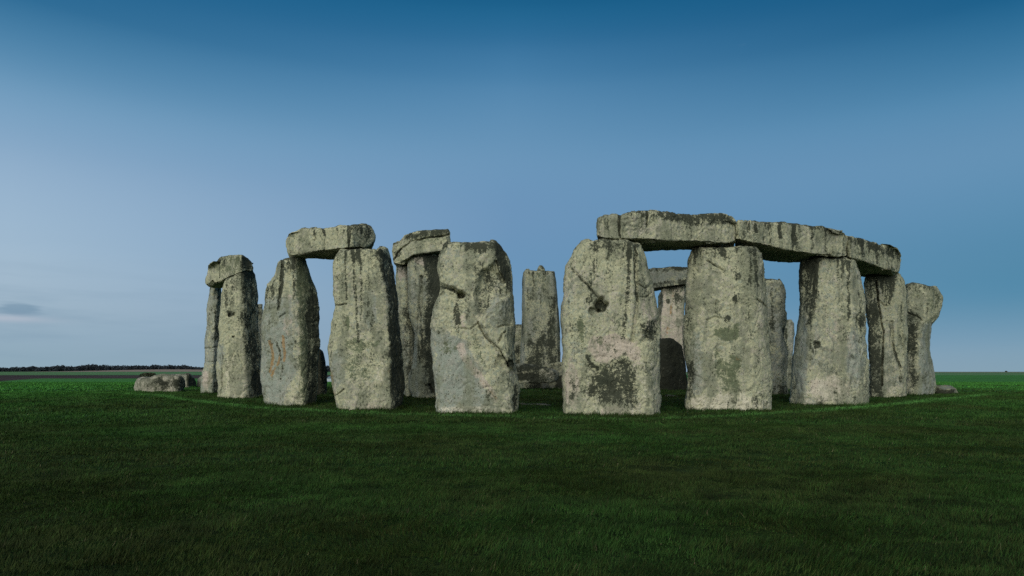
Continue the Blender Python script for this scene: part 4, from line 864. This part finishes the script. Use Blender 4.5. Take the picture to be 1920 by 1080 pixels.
# a bush by the boulders and a tiny one on the right skyline
BUSH = plain('bush_leaves', (0.045, 0.055, 0.030, 1), 0.9, ns=2.0, amt=0.35); BARK = plain('bush_bark', (0.06, 0.05, 0.04, 1), 0.9)
def bush(px, py, d, w, h, label):
    x = (px - 960) / 1200 * d; z = float(terrain(x, d))
    root = bpy.data.objects.new('bush', None); C.objects.link(root); root.location = (x, d, z)
    cs = [(random.uniform(-.35, .35) * w, random.uniform(-.3, .3) * w, h * random.uniform(0.45, 0.7), w * random.uniform(.2, .32), w * .28, h * random.uniform(.25, .36)) for _ in range(9)]
    v = leaf_cloud(cs, 220, 0.05 * (w + h))
    link_mesh('foliage', v, np.arange(len(v)).reshape(-1, 4), BUSH, parent=root, smooth=False)
    sv, sf = [], []
    for k in range(5):
        a = random.uniform(0, 6.28); r0 = 0.03 * h; tip = np.array([math.cos(a) * w * .25, math.sin(a) * w * .25, h * .6])
        b = len(sv)
        for t_ in (0.0, 1.0):
            for j in range(6): sv.append(tip * t_ + np.array([math.cos(j * 1.047), math.sin(j * 1.047), 0]) * r0 * (1 - 0.6 * t_) - np.array([0, 0, 0.1 * (1 - t_)]))
        for j in range(6): sf.append((b + j, b + (j + 1) % 6, b + 6 + (j + 1) % 6, b + 6 + j))
    link_mesh('stems', np.array(sv), np.array(sf), BARK, parent=root)
    tag(root, label, 'bush')
bush(281, 704, 210.0, 4.2, 1.9, 'brownish hedge bush above the pale-blotched boulder, before the woodland')
bush(1886.5, 697, 820.0, 1.9, 1.9, 'tiny dark bush alone on the right skyline')

# ------------------------------------------------------------------ parked car glimpsed between two stones
def car(px, d):
    x = (px - 960) / 1200 * d; z = float(terrain(x, d))
    root = bpy.data.objects.new('parked_car', None); C.objects.link(root); root.location = (x, d, z)
    PA = plain('car_paint', (0.30, 0.36, 0.42, 1), 0.35, spec=0.5, amt=0.05); GL = plain('car_glass', (0.10, 0.16, 0.22, 1), 0.08, spec=0.8, amt=0.05); TY = plain('tyre_rubber', (0.02, 0.02, 0.02, 1), 0.9); RM = plain('wheel_metal', (0.4, 0.4, 0.42, 1), 0.35, metal=0.8)
    LT = plain('lamp_lens', (0.6, 0.6, 0.6, 1), 0.2, spec=0.7)
    def loft(name, prof, hw, mat, parent=root, taper=0.94):
        n = len(prof); st = [(-hw, taper), (-hw * .93, 1), (hw * .93, 1), (hw, taper)]; v = []
        cx = sum(p[0] for p in prof) / n; cz = sum(p[1] for p in prof) / n
        for y, s in st: v += [(cx + (a - cx) * s, y, cz + (b - cz) * s) for a, b in prof]
        f = []
        for r_ in range(3):
            for j in range(n): f.append((r_ * n + j, r_ * n + (j + 1) % n, (r_ + 1) * n + (j + 1) % n, (r_ + 1) * n + j))
        c0 = len(v); v += [(cx, -hw, cz), (cx, hw, cz)]
        for j in range(n): f.append((c0, (j + 1) % n, j, c0)); f.append((c0 + 1, 3 * n + j, 3 * n + (j + 1) % n, c0 + 1))
        me = bpy.data.meshes.new(name); me.from_pydata([tuple(q) for q in v], [], [tuple(dict.fromkeys(q)) for q in f]); me.materials.append(mat)
        o = bpy.data.objects.new(name, me); C.objects.link(o); o.parent = parent; return o
    loft('body', [(-2.1, .35), (-2.12, .62), (-2.0, .85), (-1.1, .93), (1.35, .95), (2.0, .90), (2.1, .6), (2.08, .33)], .86, PA)
    loft('roof', [(-.35, 1.36), (-.2, 1.43), (.9, 1.44), (1.15, 1.38)], .62, PA)
    loft('window', [(-1.05, .94), (-.36, 1.355), (1.15, 1.375), (1.75, .95)], .70, GL, taper=0.9)
    for sx in (-1.3, 1.3):
        for sy in (-.80, .80):
            for nm, r, w, m in (('tyre', .32, .20, TY), ('rim', .20, .22, RM)):
                u = np.linspace(0, 2 * np.pi, 21)[:-1]; rows = [np.stack([np.cos(u) * rr, np.full(20, yy), np.sin(u) * rr], 1) for rr, yy in ((0.01, -w / 2), (r * .85, -w / 2), (r, -w * .35), (r, w * .35), (r * .85, w / 2), (.01, w / 2))]
                q = np.concatenate(rows); idx = np.arange(120).reshape(6, 20); nx_ = np.roll(idx, -1, 1)
                f = np.stack([idx[:-1].ravel(), nx_[:-1].ravel(), nx_[1:].ravel(), idx[1:].ravel()], 1)
                o = link_mesh('wheel' if nm == 'tyre' else 'rim', q, f, m, parent=root if nm == 'tyre' else wheel)
                if nm == 'tyre': o.location = (sx, sy, .32); wheel = o
    for sy in (-.62, .62):
        loft('headlight', [(-2.13, .66), (-2.13, .78), (-2.02, .80), (-2.0, .66)], .13, LT).location = (0, sy, 0)
    root.rotation_euler = (0, 0, math.radians(12))
    tag(root, 'pale blue car glimpsed far off between two stones on the left', 'car')
car(622.0, 122.0)
